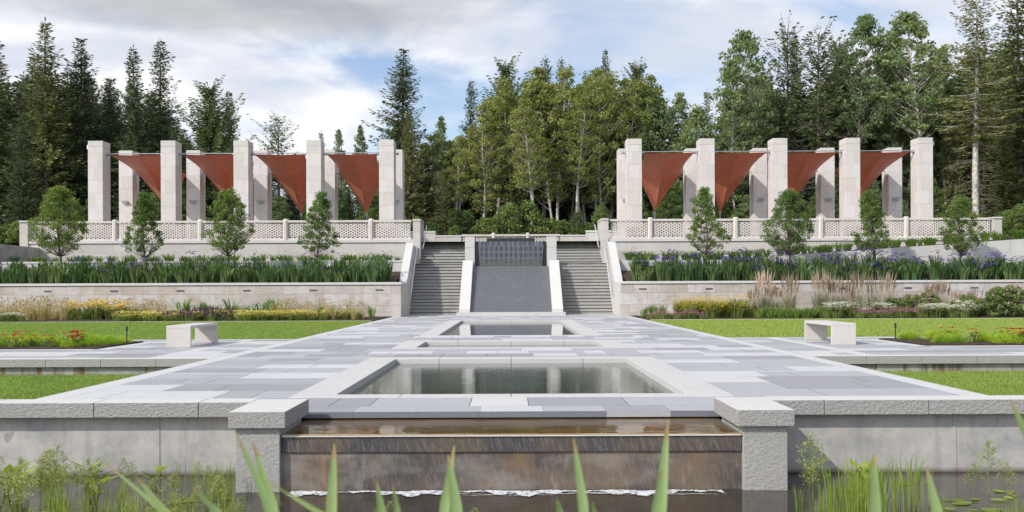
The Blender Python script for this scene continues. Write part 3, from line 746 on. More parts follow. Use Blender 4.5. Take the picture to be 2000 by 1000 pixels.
# ------------------------------------------------------------------ pavilion pillars
PX = [6.91, 10.965, 15.02, 19.075, 23.13]
ordn = ['first', 'second', 'third', 'fourth', 'fifth']
for s in (-1, 1):
    side = 'left' if s < 0 else 'right'
    for r_, (Y0, zt) in enumerate(((57.05, 9.60), (61.55, 9.67))):
        for k, x in enumerate(PX):
            t = thing('stone_pillar', (s*x, Y0, 3.97), f'tall pale stone pillar, {ordn[k]} from the stairs in the {"front" if r_==0 else "back"} row of the {side} pavilion', 'pillar', f'{"front" if r_==0 else "back"} row pillars of the {side} pavilion')
            m = MB(); m.box(-.413, .413, -.0, 1.10, 0, zt-3.97-.34); m.build('shaft', M['pillar'], t, bevel=.012)
            m = MB(); m.box(-.413, .413, -.0, 1.10, zt-3.97-.334, zt-3.97); m.build('capstone', M['pillar_cap'], t, bevel=.014)
            if r_ == 0:
                for q_ in (-1, 1):
                    if (k == 0 and q_ == -s*1 and 0): continue
                    m = MB(); m.tube([(q_*.41, .62, 4.93), (q_*.56, .62, 4.93)], .05, 8); m.tube([(q_*.53, .62, 4.93), (q_*.62, .62, 4.93)], .075, 8); m.box(q_*.425-.012, q_*.425+.012, .5, .74, 4.82, 5.04); m.build('cable_bracket', M['steel'], t)
                if k == 4:
                    m = MB(); m.box(min(s*.42, s*.62), max(s*.42, s*.62), .35, .6, 5.22, 5.45); m.tube([(s*.5,.3,5.33),(s*.5,.36,5.33)], .06, 8); m.build('camera_housing', M['whitebox'], t, bevel=.02)
            else:
                m = MB(); m.box(-.16, .16, -.14, 0.0, 2.50, 2.66); m.box(-.19, .19, -.17, -.13, 2.60, 2.69); m.build('wall_lamp', M['lampglass'], t, bevel=.01)

# ------------------------------------------------------------------ shade sails
def bez(a, b, c, t): return a*(1-t)**2+b*2*t*(1-t)+c*t*t
for s in (-1, 1):
    side = 'left' if s < 0 else 'right'
    for k in range(4):
        xa, xb = PX[k], PX[k+1]; xm = (xa+xb)/2
        t = thing('shade_sail', (s*xm, 57.7, 8.9), f'terracotta funnel shaped shade sail in the {ordn[k]} bay from the stairs of the {side} pavilion', 'shade sail', f'shade sails of the {side} pavilion')
        org = Vector((s*xm, 57.7, 8.9)); hw = (xb-xa)/2
        A = Vector((-(hw-.60), 0, 0)); B = Vector((hw-.60, 0, 0)); D = Vector((-(hw-.58), 4.35, -.62)); C_ = Vector((hw-.58, 4.35, -.62)); T = Vector((0, 5.85, -2.92))
        NU, NV = 64, 44; V = []; F = []
        def side_curve(P0, P1, inw, v):
            if v < .45:
                u = v/.45; mid = (P0+P1)/2+Vector((inw*.95, 0, -.12)); return bez(P0, mid, P1, u)
            u = (v-.45)/.55; mid = (P1+T)/2+Vector((inw*.30, -.15, .08)); return bez(P1, mid, T, u)
        for j in range(NV+1):
            v = (j/NV)
            L_ = side_curve(A, D, .42, v); Rr = side_curve(B, C_, -.42, v)
            Mc = bez(Vector((0, 0, -.04)), Vector((0, 3.0, -1.05)), T, v)
            for i in range(NU+1):
                u = i/NU; w = (2*u-1)
                e = .16*abs(w)+.84*abs(w)**2.5
                P = Mc.lerp(L_ if w < 0 else Rr, e)
                fold = .17*math.exp(-((w*s+.34-.25*v)/.16)**2)*math.sin(math.pi*min(1, v*1.05))
                P = P+Vector((0, .4*fold, -fold)); V.append(P)
        for j in range(NV):
            for i in range(NU):
                a = j*(NU+1)+i; F.append((a, a+1, a+NU+2, a+NU+1))
        o = npmesh('fabric', [tuple(p) for p in V], F, [M['fabric']], t); o.data.polygons.foreach_set('use_smooth', [True]*len(F))
        so_ = o.modifiers.new('thickness', 'SOLIDIFY'); so_.thickness = .012
        m = MB(); m.tube([(-(hw-.42), -.03, .045), (-hw*.5, -.03, .055), (hw*.5, -.03, .055), (hw-.42, -.03, .045)], .028, 6); m.build('edge_cable', M['steel'], t)
        for P, q_ in ((D, -1), (C_, 1)):
            m = MB(); m.tube([tuple(P), (q_*(hw-.40), P.y+.05, P.z+.05)], .035, 6); m.build('corner_shackle', M['steel'], t)
        m = MB(); m.tube([tuple(T+Vector((0,0,.05))), (0, T.y, T.z-.14)], [.09,.07], 8); m.tube([(0, T.y, T.z-.1), (0, T.y, 3.97-8.9)], .03, 6); m.build('tie_rod', M['steel'], t)

# ------------------------------------------------------------------ benches, stake lights
for s in (-1, 1):
    side = 'left' if s < 0 else 'right'
    t = thing('stone_bench', (s*7.13, 21.94, 0), f'plain pale stone bench on the {side} path beside the plaza', 'bench')
    m = MB(); m.box(-.26, .26, 0, 2.05, .405, .468); m.build('seat', M['bench'], t, bevel=.006)
    for y in (0, 1.98): m = MB(); m.box(-.26, .26, y, y+.07, 0.002, .4045); m.build('leg', M['bench'], t, bevel=.005)
    t = thing('stake_light', (s*8.82, 23.5, 0), f'thin black stake light at the corner of the {side} red flowerbed', 'garden light')
    m = MB(); m.tube([(0,0,-.02),(0,0,.30)], .013, 8); m.build('stake', M['black'], t)
    m = MB(); m.tube([(0,0,.30),(0,0,.31),(0,0,.40),(0,0,.415)], [.013,.024,.024,.008], 8); m.build('lamp_head', M['black'], t)

# ------------------------------------------------------------------ vegetation builders
def basis(d):
    d = d/np.maximum(np.linalg.norm(d, axis=1, keepdims=True), 1e-9)
    a = np.cross(d, np.array([.3, .2, .93])); a /= np.maximum(np.linalg.norm(a, axis=1, keepdims=True), 1e-9)
    return d, a
def leaf_quads(P, D, L, Wd, rg, pointed=True):
    """one diamond-shaped leaf per point, along D, with a random roll"""
    n = len(P); d, a = basis(D); b = np.cross(d, a); g = rg.uniform(0, np.pi, (n, 1)); w = a*np.cos(g)+b*np.sin(g)
    L = np.broadcast_to(np.asarray(L, float).reshape(-1, 1), (n, 1)); Wd = np.broadcast_to(np.asarray(Wd, float).reshape(-1, 1), (n, 1))
    V = np.stack([P-d*L*.5, P+w*Wd*.5, P+d*L*.5, P-w*Wd*.5], 1).reshape(-1, 3)
    return V, np.arange(4*n).reshape(n, 4)
def conifer(name, rg, H, Rb, trunk_mat, leaf_mat, z0=.02, dens=1.0, droop=.25, power=.76, dead=None, cat='spruce', irregular=.25, spray=.30, gap=.22, base_r=.17, up=.25, clip_top=0):
    t = thing(name, (0,0,0), 'x', cat)
    m = MB(); bend = rg.uniform(-.12, .12, 2)
    def ax(z): return np.array([bend[0]*math.sin(z*.35), bend[1]*math.sin(z*.3), z])
    zs = np.linspace(0, H, 9); m.tube([ax(z) for z in zs], [base_r*(1-z/H)**.8+.012 for z in zs], 7)
    P, D, L = [], [], []; z = H*z0; ph = 0
    lob = rg.uniform(.62, 1.15, 9); ww = rg.uniform(0, 6.28, 3)
    while z < H*.985:
        tt = (z-H*z0)/(H*(1-z0)); Lm = Rb*((1-tt)**power)*(min(1, .55+tt*3.2)) + .10
        nb = max(3, int(rg.integers(6, 9)*dens))
        for k in range(nb):
            ph += 2*math.pi/nb+rg.uniform(-.35, .35); Lb = Lm*(1+.16*math.sin(z*1.9+ww[0])+.12*math.sin(z*3.7+ww[1]+ph))*rg.uniform(1-irregular*1.6, 1+irregular)*lob[int(ph*9/6.283) % 9]
            dirv = np.array([math.cos(ph), math.sin(ph), 0]); s0 = ax(min(H*.985, z+rg.uniform(-.24, .24)*(1.15-tt)))
            dr = droop*(1-tt)*1.15-up*tt*1.3+rg.uniform(-.17, .17)
            def bp(u): return s0+dirv*Lb*u+np.array([0, 0, -dr*Lb*u+(.22*Lb*u*u if u > .3 else 0)])
            if Lb > .5: m.tube([bp(0), bp(.5), bp(.95)], [.022+Lb*.006, .014+Lb*.003, .006], 3, cap=False)
            npt = max(3, int(Lb/.075))
            for q_ in range(npt):
                u = .12+.88*(q_+rg.random())/npt; p = bp(u); sd = np.array([-dirv[1], dirv[0], 0]); wl_ = spray*(1.15-.45*u)*(1.08-.5*tt)
                for sg in (-1, 1):
                    if rg.random() < gap: continue
                    dd = dirv*.75+sd*sg*rg.uniform(.4, 1.1)+np.array([0,0,rg.uniform(-.45,.15)]); P.append(p+dd*wl_*.4+rg.normal(0,.04,3)-np.array([0,0,.22*rg.random()**2])); D.append(dd); L.append(wl_*rg.uniform(.7, 1.3))
            P.append(bp(1.0)); D.append(dirv+np.array([0,0,.15])); L.append(spray)
        z += H*.0165*rg.uniform(.8, 1.5)+.06*(1-tt)
    P.append(ax(H)); D.append(np.array([0,0,1.])); L.append(.30)
    if dead:
        m0 = m; m = MB()
        for k in range(dead):
            z = rg.uniform(.08, max(z0, .3)+.12)*H; g = rg.uniform(0, 6.28); Lb = rg.uniform(.7, 1.8)*Rb/2; d = np.array([math.cos(g), math.sin(g), rg.uniform(-.35, .1)])
            a = ax(z); e = a+d*Lb; m.tube([a, (a+e)/2+[0,0,.12], e], [.016,.011,.005], 3, cap=False)
            for q_ in range(4):
                u = rg.uniform(.3, .95); p = a+d*Lb*u; m.tube([p, p+np.array([rg.uniform(-.4,.4), rg.uniform(-.4,.4), rg.uniform(-.35,.1)])], [.009,.004], 3, cap=False)
    if dead: m.build('dead_branches', M['bark_dead'], t); m = m0
    tr = m.build('trunk', trunk_mat, t, smooth=True)
    P, D, L = np.array(P), np.array(D), np.array(L); V, F = leaf_quads(P, D, L*1.15, L*.39, rg)
    npmesh('crown', V, F, leaf_mat, t); return t
def broadleaf(name, rg, H, Rc, trunk_mat, leaf_mat, base=.3, lean=.05, clumps=120, per=85, leaf=.15, cr=.5, cat='tree', profile=None, r0=.13, stems=1, top=1.0, flat=1., lw=.85):
    t = thing(name, (0,0,0), 'x', cat); m = MB(); P, D = [], []
    prof = profile or (lambda u: max(.05, math.sin(math.pi*min(1, u*.93+.10))**.7))
    for st in range(stems):
        la = rg.uniform(0, 6.28); ln = lean*(1+st*.8); wob = rg.uniform(-.22, .22, 4)
        def ax(z):
            u = z/H; return np.array([math.cos(la)*ln*z+wob[0]*math.sin(u*5)+wob[2]*math.sin(u*11)*.4, math.sin(la)*ln*z+wob[1]*math.sin(u*4.4)+wob[3]*math.sin(u*9)*.4, z])
        zs = np.linspace(0, H*.95, 12); m.tube([ax(z) for z in zs], [r0*(1-.92*z/H)/(1+.35*st) for z in zs], 7)
        nc = clumps//stems
        for k in range(nc):
            u = (k+rg.random())/nc; z = H*(base+(top-base)*u); a = ax(min(z, H*.97)); g = k*2.399+rg.uniform(-.5,.5)
            rad = Rc*prof(u)*math.sqrt(rg.uniform(.08, 1.0))*rg.uniform(.8, 1.12)
            c = ax(min(z, H))+np.array([math.cos(g)*rad, math.sin(g)*rad, rg.uniform(-.03, .03)*H]); c[2] = min(c[2], H)
            zb = max(H*base*.75, z-rad*rg.uniform(.5, 1.0)-.2); b = ax(min(zb, H*.94)); mid = (b+c)/2+np.array([0, 0, -.12*rad])
            m.tube([b, mid, c], [.010+.012*rad*r0/.13*.8, .007+.006*rad*r0/.13*.8, .004], 4, cap=False)
            n = int(per*rg.uniform(.5, 1.4)); s = cr*rg.uniform(.6, 1.25)
            dq = rg.normal(0, 1, (n, 3)); dq /= np.linalg.norm(dq, axis=1, keepdims=True); q_ = c+dq*rg.uniform(.15, 1, (n, 1))**.5*np.array([s, s, s*.62*flat])*1.25; P.append(q_)
            D.append(rg.normal(0, 1, (n, 3))+np.array([0, 0, -.3])+(q_-c)*.6)
            for e in range(3):
                e_ = c+rg.normal(0, s*.8, 3); m.tube([c, e_], [.006,.003], 3, cap=False)
    m.build('trunk', trunk_mat, t, smooth=True)
    P = np.concatenate(P); D = np.concatenate(D); L = rg.uniform(.6, 1.25, len(P))*leaf
    V, F = leaf_quads(P, D, L, L*lw, rg); npmesh('crown', V, F, leaf_mat, t); return t

G = lambda s: np.random.default_rng(s)
SP = [conifer('spruce_tree', G(1), 15, 3.0, M['bark'], M['spruce'], dens=1.3, gap=.06), conifer('spruce_tree', G(2), 15, 2.7, M['bark'], M['spruce'], droop=.35, irregular=.32, gap=.1, dens=1.25),
      conifer('spruce_tree', G(3), 15, 3.1, M['bark'], M['spruce_y'], droop=.45, irregular=.3, gap=.12, dens=1.2)]
SPB = conifer('spruce_tree', G(4), 17, 2.3, M['bark_pale'], M['spruce_y'], z0=.42, dens=1.0, irregular=.45, gap=.2, dead=90, power=.6, base_r=.21, droop=.35)
PI = [conifer('pine_tree', G(5), 13, 3.0, M['bark'], M['pine'], z0=.1, dens=1.35, power=.42, irregular=.4, spray=.40, gap=.05, droop=-.12, up=.5, cat='pine'),
      conifer('pine_tree', G(6), 13, 2.4, M['bark'], M['pine'], z0=.5, dens=.7, power=.35, irregular=.5, spray=.34, gap=.5, droop=-.2, up=.6, dead=110, cat='pine')]
tall = lambda u: max(.12, math.sin(math.pi*min(1, u*.9+.12))**.8)
PO = [broadleaf('poplar_tree', G(11), 15, 2.1, M['bark_pale'], M['poplar'], base=.42, clumps=120, leaf=.185, per=72, lean=.03, cat='poplar', cr=.42, profile=tall),
      broadleaf('poplar_tree', G(12), 15, 1.8, M['bark_pale'], M['poplar'], base=.30, clumps=115, leaf=.185, per=70, lean=.07, cat='poplar', cr=.42, profile=tall),
      broadleaf('poplar_tree', G(13), 15, 2.5, M['bark_pale'], M['poplar'], base=.50, clumps=120, leaf=.185, per=76, lean=.05, cat='poplar', cr=.45, profile=tall, r0=.16)]
BI = [broadleaf('birch_tree', G(21), 13, 2.2, M['bark_pale'], M['birch'], base=.30, clumps=180, leaf=.165, per=62, lean=.06, stems=2, cat='birch', cr=.40, profile=tall, r0=.135),
      broadleaf('birch_tree', G(22), 13, 2.0, M['bark_pale'], M['birch'], base=.44, clumps=140, leaf=.16, per=62, lean=.09, stems=2, cat='birch', cr=.38, profile=tall, r0=.125)]
BG = [broadleaf('leafy_tree', G(31), 10, 2.6, M['bark'], M['poplar'], base=.06, clumps=150, leaf=.19, per=70, lean=.03, cat='tree', cr=.5, r0=.12),
      broadleaf('leafy_tree', G(32), 10, 2.2, M['bark'], M['under'], base=.05, clumps=140, leaf=.185, per=68, lean=.05, cat='tree', cr=.48, stems=2, r0=.09)]
SH = [broadleaf('shrub', G(41), 2.2, 1.15, M['bark'], M['under'], base=.05, clumps=60, leaf=.11, per=75, lean=.02, cat='shrub', cr=.24, stems=3, r0=.03),
      broadleaf('shrub', G(42), 2.0, 1.0, M['bark'], M['under'], base=.05, clumps=55, leaf=.12, per=65, lean=.1, cat='shrub', cr=.24, stems=3, r0=.03)]

gz = lambda Y: 3.90 if Y < 76 else 3.9+(Y-76)*.7/64
def tree(proto, hH, px, py, Y, wf=1.0, label=None, group=None, rz=None):
    z0 = gz(Y)-.05; s = (zat(px, py, Y)-z0)/hH
    return place(proto, (xat(px, Y), Y, z0), rz if rz is not None else random.uniform(0, 6.28), (s*wf, s*wf, s), label, group)
T = tree
# front rank of the wood, left to right: (kind, height of its prototype, pixel x, pixel y of its top, distance, width factor, label)
T(SP[1],15,-12,60,75,1.1,'dark spruce cut off by the left edge of the picture')
T(SP[0],15,45,225,70,.95,'shorter dark spruce in front of the two tallest at the far left')
T(SP[2],15,92,38,76,1.05,'tall grey green spruce left of the dark one, with a thin pointed top')
T(SP[0],15,160,75,78,1.05,'very dark dense spruce behind the first bay of the left pavilion')
T(SP[1],15,214,150,80,.9,'slim spruce wedged between two taller ones behind the outer left pillar')
T(SP[1],15,264,90,77,.95,'bluish spruce, left one of the close pair behind the left pavilion')
T(SP[1],15,313,76,79,1.0,'sparse pointed spruce, right one of the close pair behind the left pavilion')
T(SP[0],15,345,235,76,1.1,'low spruce filling the gap left of the broad pine')
T(PI[0],13,412,170,76,1.0,'broad bushy pine behind the middle bays of the left pavilion')
T(SP[0],15,448,180,80,.85,'narrow spruce hugging the right side of the broad pine')
T(PI[1],13,545,232,75,1.15,'flat topped small pine standing free against the clouds above the left sails')
T(SP[2],15,628,256,76,.8,'small spruce tip peeping over the left pavilion near its inner end')
T(PO[1],15,668,258,76,.62,'thin young poplar above the innermost left sail')
T(PO[0],15,702,248,78,.6,'wispy poplar left of the tall lone spruce')
T(SP[0],15,788,96,76,1.2,'tall lone cone shaped spruce beside the inner end of the left pavilion')
T(SP[2],15,800,215,72.5,1.0,'yellowish drooping spruce at the foot of the tall lone spruce')
T(PO[1],15,852,232,77,.7,'slender grey green poplar right of the tall lone spruce')
T(SP[1],15,920,155,80,.85,'slim pointed spruce rising between the lone spruce and the birches')
T(BI[1],13,885,262,75,.9,'bushy birch left of the water curtain under the slim spruce')
T(SP[2],15,868,330,71.5,.95,'low drooping spruce behind the top of the left stairs')
T(BI[0],13,945,205,75,1.0,'birch with several thin stems just left of the picture centre')
T(PI[0],13,990,126,80,.68,'pine whose bare grey top stands above the central birches')
T(BI[0],13,1000,158,76,1.0,'yellowing birch straight above the water curtain')
T(BI[1],13,1042,205,73,1.0,'pale stemmed birch leaning left above the water curtain')
T(SP[1],15,1068,110,82,.7,'left one of two spruce tips rising above the central birches')
T(SP[1],15,1098,112,84,.6,'right one of two spruce tips rising above the central birches')
T(BI[0],13,1088,130,76,1.0,'tall yellow topped birch right of the water curtain')
T(BI[1],13,1130,175,73.5,1.1,'leafy yellow green birch between water curtain and right pavilion')
T(SP[0],15,1183,98,81,.7,'dark spruce tip above the birches left of the right pavilion')
T(BI[0],13,1168,142,76,1.0,'birch with a thinning crown left of the right pavilion')
T(BI[1],13,1215,150,77,1.0,'upright birch behind the inner end of the right pavilion')
T(PI[0],13,1243,130,81,.7,'pine top rising just behind the innermost right pillar')
T(BG[0],10,1290,190,77,.85,'rounded leafy tree over the first right sail')
T(PO[0],15,1325,183,78,.85,'grey green poplar over the first right sail')
T(BG[0],10,1352,215,76,.8,'leafy tree between the two innermost front pillars on the right')
T(SP[2],15,1383,175,78,.8,'soft green spruce left of the tall leaning poplar')
T(PO[1],15,1440,128,76,1.1,'airy poplar leaning left above the second right sail',rz=2.4)
T(PO[2],15,1476,60,77,.85,'tall poplar with a narrow light crown over the third pillar of the right pavilion')
T(PI[1],13,1540,62,78,.9,'dark twiggy pine over the third right sail')
T(SP[1],15,1555,58,82,.7,'black green spruce tip behind the twiggy pines')
T(PI[1],13,1600,70,77,1.0,'second twiggy pine with bare brown lower boughs')
T(PI[0],13,1640,85,80,.75,'bushy pine between the twiggy pines and the tallest poplar')
T(PO[2],15,1682,26,77,.85,'tallest poplar with a crooked pale trunk over the fourth right pillar')
T(PO[0],15,1735,66,79,.9,'poplar in the dip between the two tallest poplars')
T(PO[2],15,1800,25,76,1.05,'wide round crowned poplar with a straight white trunk behind the outer right pillar')
T(PO[0],15,1850,95,79,.9,'shaded poplar left of the bare trunked spruce')
T(SPB,17,1908,-22,70,1.15,'tall spruce with a long bare pale trunk near the right edge')
T(SP[2],15,1992,-60,75,1.15,'very tall yellowish spruce cut off by the right edge')
T(PO[1],15,1958,95,79,.9,'poplar filling the gap between the two half bare spruces')
T(SP[2],15,1862,190,77,.7,'short yellowish spruce behind the outer right pillar')
T(SP[2],15,1960,180,74,.8,'short yellowish spruce at the right edge')
for px, py, Y, w_ in ((845,262,78,1.1),(868,285,82,1.1),(905,270,79,1.1),(965,190,79,1.2),(1018,185,80,1.1),(1060,165,79,1.2),(1110,160,80,1.1),(1150,165,79,1.2),(1195,150,80,1.1),(1232,165,79,1.2),(1268,185,80,1.1),(860,300,80,1.0)):
    T(random.choice(BI), 13, px, py, Y, w_, 'birch standing in the crowded row behind the foremost birches', 'second row of birches')
random.seed(11)
# second and third ranks: darker fill behind
def skyline(px):
    xs = [-60,0,90,160,230,265,312,350,415,450,480,545,600,640,700,760,790,830,870,920,960,1000,1080,1180,1240,1290,1340,1400,1440,1480,1540,1600,1680,1740,1800,1860,1910,2000,2060]
    ys = [100,100,95,110,140,130,140,215,215,230,300,300,320,310,310,230,200,300,290,240,230,190,170,170,180,230,240,240,190,130,120,130,90,110,90,110,60,60,60]
    return float(np.interp(px, xs, ys))
kinds = [(SP[0],15,'spruce'),(SP[1],15,'spruce'),(PO[0],15,'poplar'),(BG[0],10,'tree'),(SP[2],15,'spruce'),(PO[1],15,'poplar')]
for row, (Y, step, add) in enumerate(((82, 36, 12), (89, 38, 28), (97, 44, 40))):
    px = -70+row*13
    while px < 2080:
        left = px < 620
        pr, hH, c_ = random.choice([kinds[0], kinds[1], kinds[4], kinds[0]] if left else kinds)
        T(pr, hH, px, skyline(px)+add+random.uniform(0, 55), Y+random.uniform(-2, 2), random.uniform(1.15, 1.6), 'shaded %s in the dim ranks of the wood behind the front trees' % c_, 'trees in the back ranks of the wood')
        px += step*random.uniform(.8, 1.25)
# low leafy trees and undergrowth in front of the trunks
for px in list(range(-40, 1990, 58)):
    Y = random.uniform(71.5, 76); top = random.uniform(395, 440) if 820 < px < 1200 else random.uniform(345, 400)
    if px > 1820: top = random.uniform(395, 415)
    pr = random.choice(BG if px > 500 else [BG[0], BG[1], SP[0]])
    T(pr, 15 if pr is SP[0] else 10, px+random.uniform(-15, 15), top, Y, random.uniform(.9, 1.35) if pr is not SP[0] else 1.8, 'low bushy young tree at the edge of the wood', 'young trees along the edge of the wood')
for k, px in enumerate(range(800, 1210, 38)):
    T(random.choice(SH), 2.1, px+random.uniform(-8, 8), random.uniform(400, 452), random.uniform(70.5, 73) if not 900 < px < 1100 else random.uniform(71.2, 73), random.uniform(.8, 1.1), 'green bush behind the low wall above the water curtain', 'bushes behind the small back balustrade')
for k in range(26):
    Y = random.uniform(60, 69); px = random.uniform(1842, 2040); z = random.uniform(4.0, 4.6)
    place(random.choice(SH), (xat(px, Y), Y, 3.75+.9*max(0, (px-1900)/120)), random.uniform(0, 6.28), random.uniform(.55, 1.0), 'bright green bush on the slope right of the right pavilion', 'bushes on the right hand slope')
for k in range(22):
    Y = random.uniform(60, 69); px = random.uniform(-60, 60)
    place(random.choice(SH), (xat(px, Y), Y, 3.3), random.uniform(0, 6.28), random.uniform(.6, 1.0), 'dark green bush left of the left pavilion', 'bushes left of the left pavilion')
m = MB(); m.quad((27,56,3.5),(60,56,4.6),(60,70,5.0),(27,70,3.9)); struct(m.build('right_slope', M['floor']))

# ------------------------------------------------------------------ young ornamental trees on the terraces
rnd_ = lambda u: min(1, .42+u*2.6)
mp_prof = lambda u: max(.12, (1-u)**.55*rnd_(u)*1.05)
mps = [mp_prof, lambda u: max(.14, (1-u)**.8*rnd_(u)*(.95+.25*math.sin(u*9))), lambda u: max(.12, (1-u)**.48*rnd_(u)), lambda u: max(.12, (1-u)**.7*rnd_(u)*(1+.22*math.sin(u*7+2)))]
MA = [broadleaf('young_tree', G(50+i), 4.35, (1.60,1.36,1.50,1.42)[i], M['bark'], M['maple'], base=.35, clumps=(170,120,150,120)[i], per=85, leaf=.080, lean=.01, cat='young tree', cr=(.18,.16,.17,.165)[i], profile=mps[i], r0=.062, lw=.6, flat=1.3) for i in range(4)]
ot = [(115,365,0,'first young tree from the left edge, broad crown before the left balustrade'),(283,377,1,'second young tree from the left edge, narrow uneven crown'),(447,370,2,'third young tree from the left edge with low spreading right boughs'),(625,376,3,'young tree nearest the left stairs with a thin loose crown'),
      (1377,366,1,'young tree nearest the right stairs with a slim tapering crown'),(1540,372,0,'second young tree from the right stairs with a full crown'),(1703,375,3,'third young tree from the right stairs with low hanging boughs'),(1877,384,2,'last young tree before the right edge of the picture')]
for px, py, k, lab in ot:
    z0 = 1.72; Y = 49.0; s = (zat(px, py, Y)-z0)/4.42
    place(MA[k], (xat(px, Y), Y, z0), random.uniform(0, 6.28), (s*1.0, s*1.0, s), lab, 'young ornamental trees on the iris terraces')

# ------------------------------------------------------------------ clumps
def clump(name, rg, n, h, spread, w, mat, lean=.25, flowers=None, nf=0, fr=.035, fh=(.8, 1.05), cat='plant', curve=.25, r=.05, part='leaves', stem=False, petals=5, fflat=.5):
    t = thing(name, (0,0,0), 'x', cat); V, F = [], []
    for k in range(n):
        g = rg.uniform(0, 6.28); rr_ = r*math.sqrt(rg.random()); p = np.array([math.cos(g)*rr_, math.sin(g)*rr_, 0]); hh = h*rg.uniform(.6, 1.08)
        g2 = g+rg.uniform(-.8, .8); out = np.array([math.cos(g2), math.sin(g2), 0]); ln = lean*rg.uniform(.1, 1.2)*spread; g3 = rg.uniform(0, 3.14); sd = np.array([math.cos(g3), math.sin(g3), 0])*w*.5
        pts = [p, p+out*ln*hh*.35+np.array([0,0,hh*.5]), p+out*ln*hh*.85+np.array([0,0,hh*(.86-curve*.1)]), p+out*ln*hh*(1.25+curve)+np.array([0,0,hh*(1-curve*.35)])]
        o = len(V); V += [pts[0]-sd*.7, pts[0]+sd*.7, pts[1]-sd, pts[1]+sd, pts[2]-sd*.8, pts[2]+sd*.8, pts[3]-sd*.1, pts[3]+sd*.1]
        F += [(o,o+1,o+3,o+2),(o+2,o+3,o+5,o+4),(o+4,o+5,o+7,o+6)]
    npmesh(part, V, F, mat, t)
    if flowers is not None and nf:
        V, F = [], []
        for k in range(nf):
            if nf <= 16: V, F = [], []
            g = rg.uniform(0, 6.28); rr_ = math.sqrt(rg.random())*(r+lean*h*spread*.75); c = np.array([math.cos(g)*rr_, math.sin(g)*rr_, h*rg.uniform(*fh)])
            ci = len(V); V.append(c)
            for q_ in range(petals):
                a = 6.28*q_/petals+rg.uniform(-.3, .3); d = np.array([math.cos(a), math.sin(a), rg.uniform(-.3, .9)*fflat]); sd = np.array([-d[1], d[0], rg.uniform(-.4,.4)])*.5
                o = len(V); V += [c+d*fr*.55+sd*fr, c+d*fr*1.2, c+d*fr*.55-sd*fr]; F.append((ci,o,o+1,o+2))
            if nf <= 16: npmesh('flower', V, F, flowers, t)
        if nf > 16: npmesh('flowers', V, F, flowers, t)
    return t
IR = [clump('iris_clump', G(60+i), 64, 1.06, .5, .034, M['iris'], lean=.34, flowers=M['violet'], nf=(0,3,8,13)[i], fr=.065, fh=(.90,1.10), r=.13, cat='iris', curve=.35) for i in range(4)]
random.seed(21)
for s in (-1, 1):
    side = 'left' if s < 0 else 'right'
    for row, (Y, n) in enumerate(((46.95, 50), (47.8, 46), (48.7, 36))):
        for k in range(n):
            x = 5.75+(25.2-5.75)*(k+.5+random.uniform(-.3, .3))/n
            if s > 0 and row == 0: x += .1
            px = 998+s*x*2000/Y
            zz = 1.42+(Y-46.6)*.73/4.45
            pr = random.choices(IR, [7,2.5,.7,.1] if s < 0 else ([3,4,3,2] if row == 0 else [1,3,5,6]))[0]
            sc = random.choice((.72,.85,.95,1.0,1.08,1.18))*(1.0 if row else .88)
            w_ = random.uniform(1.0, 1.6); place(pr, (s*x, Y+random.uniform(-.3, .3), zz), random.uniform(0, 6.28), (w_, w_, sc), f'upright iris clump with violet flowers in the {side} raised bed', f'iris clumps of the {side} raised bed')
LI = [clump('daylily_clump', G(70+i), 50, .50, .9, .028, M['lily'], lean=.7, flowers=M['orange'], nf=(0,1,3)[i], fr=.06, fh=(1.0,1.2), r=.12, cat='daylily', curve=.8) for i in range(3)]
for k in range(58):
    x = -5.8-(20.2)*(k+random.random())/58; Y = random.uniform(51.9, 53.6)
    place(random.choices(LI, [5,2,1])[0], (x, Y, 2.64), random.uniform(0, 6.28), random.uniform(.8, 1.15), 'light green daylily clump under the left terrace wall', 'daylilies under the left terrace wall')
for k in range(92):
    x = 5.8+24*(k+random.random())/92; Y = random.uniform(51.6, 53.4)
    place(random.choices(LI, [4,3,2])[0], (x, Y, rampz(min(x, 27))+.0+(Y-51.3)*.03), random.uniform(0, 6.28), random.uniform(.85, 1.2), 'light green daylily clump with orange flowers above the sloping wall', 'daylilies above the sloping right wall')

# mixed borders below the retaining walls
TG = [clump('tan_grass_clump', G(80+i), 56, .70, 1.0, .011, M['tan'], lean=.35, flowers=M['tan'], nf=34, fr=.028, fh=(.75,1.1), r=.13, cat='grass clump', part='blades', fflat=2.5) for i in range(2)]
GL = clump('green_grass_clump', G(83), 34, .75, .7, .026, M['lily'], lean=.5, r=.1, cat='grass clump', part='blades', curve=.5)
YL = clump('yellow_daylily', G(84), 50, .56, .9, .026, M['midgreen'], lean=.5, flowers=M['yellow'], nf=26, fr=.065, fh=(.85,1.25), r=.14, cat='daylily', curve=.7)
YA = clump('yarrow_clump', G(85), 46, .25, 1.1, .02, M['midgreen'], lean=.6, flowers=M['paleyellow'], nf=36, fr=.045, fh=(.5,1.35), r=.22, cat='yarrow', fflat=.15)
SA = clump('purple_salvia', G(86), 40, .33, .8, .02, M['midgreen'], lean=.4, flowers=M['purple'], nf=60, fr=.028, fh=(.45,1.25), r=.16, cat='salvia', fflat=3)
RU = clump('yellow_coneflower', G(87), 80, .72, .9, .022, M['midgreen'], lean=.45, flowers=M['yellow'], nf=90, fr=.045, fh=(.4,1.12), r=.24, cat='coneflower', fflat=.2)
PK = clump('pink_flower_clump', G(88), 60, .30, .9, .016, M['midgreen'], lean=.6, flowers=M['pink'], nf=42, fr=.032, fh=(.65,1.15), r=.2, cat='perennial')
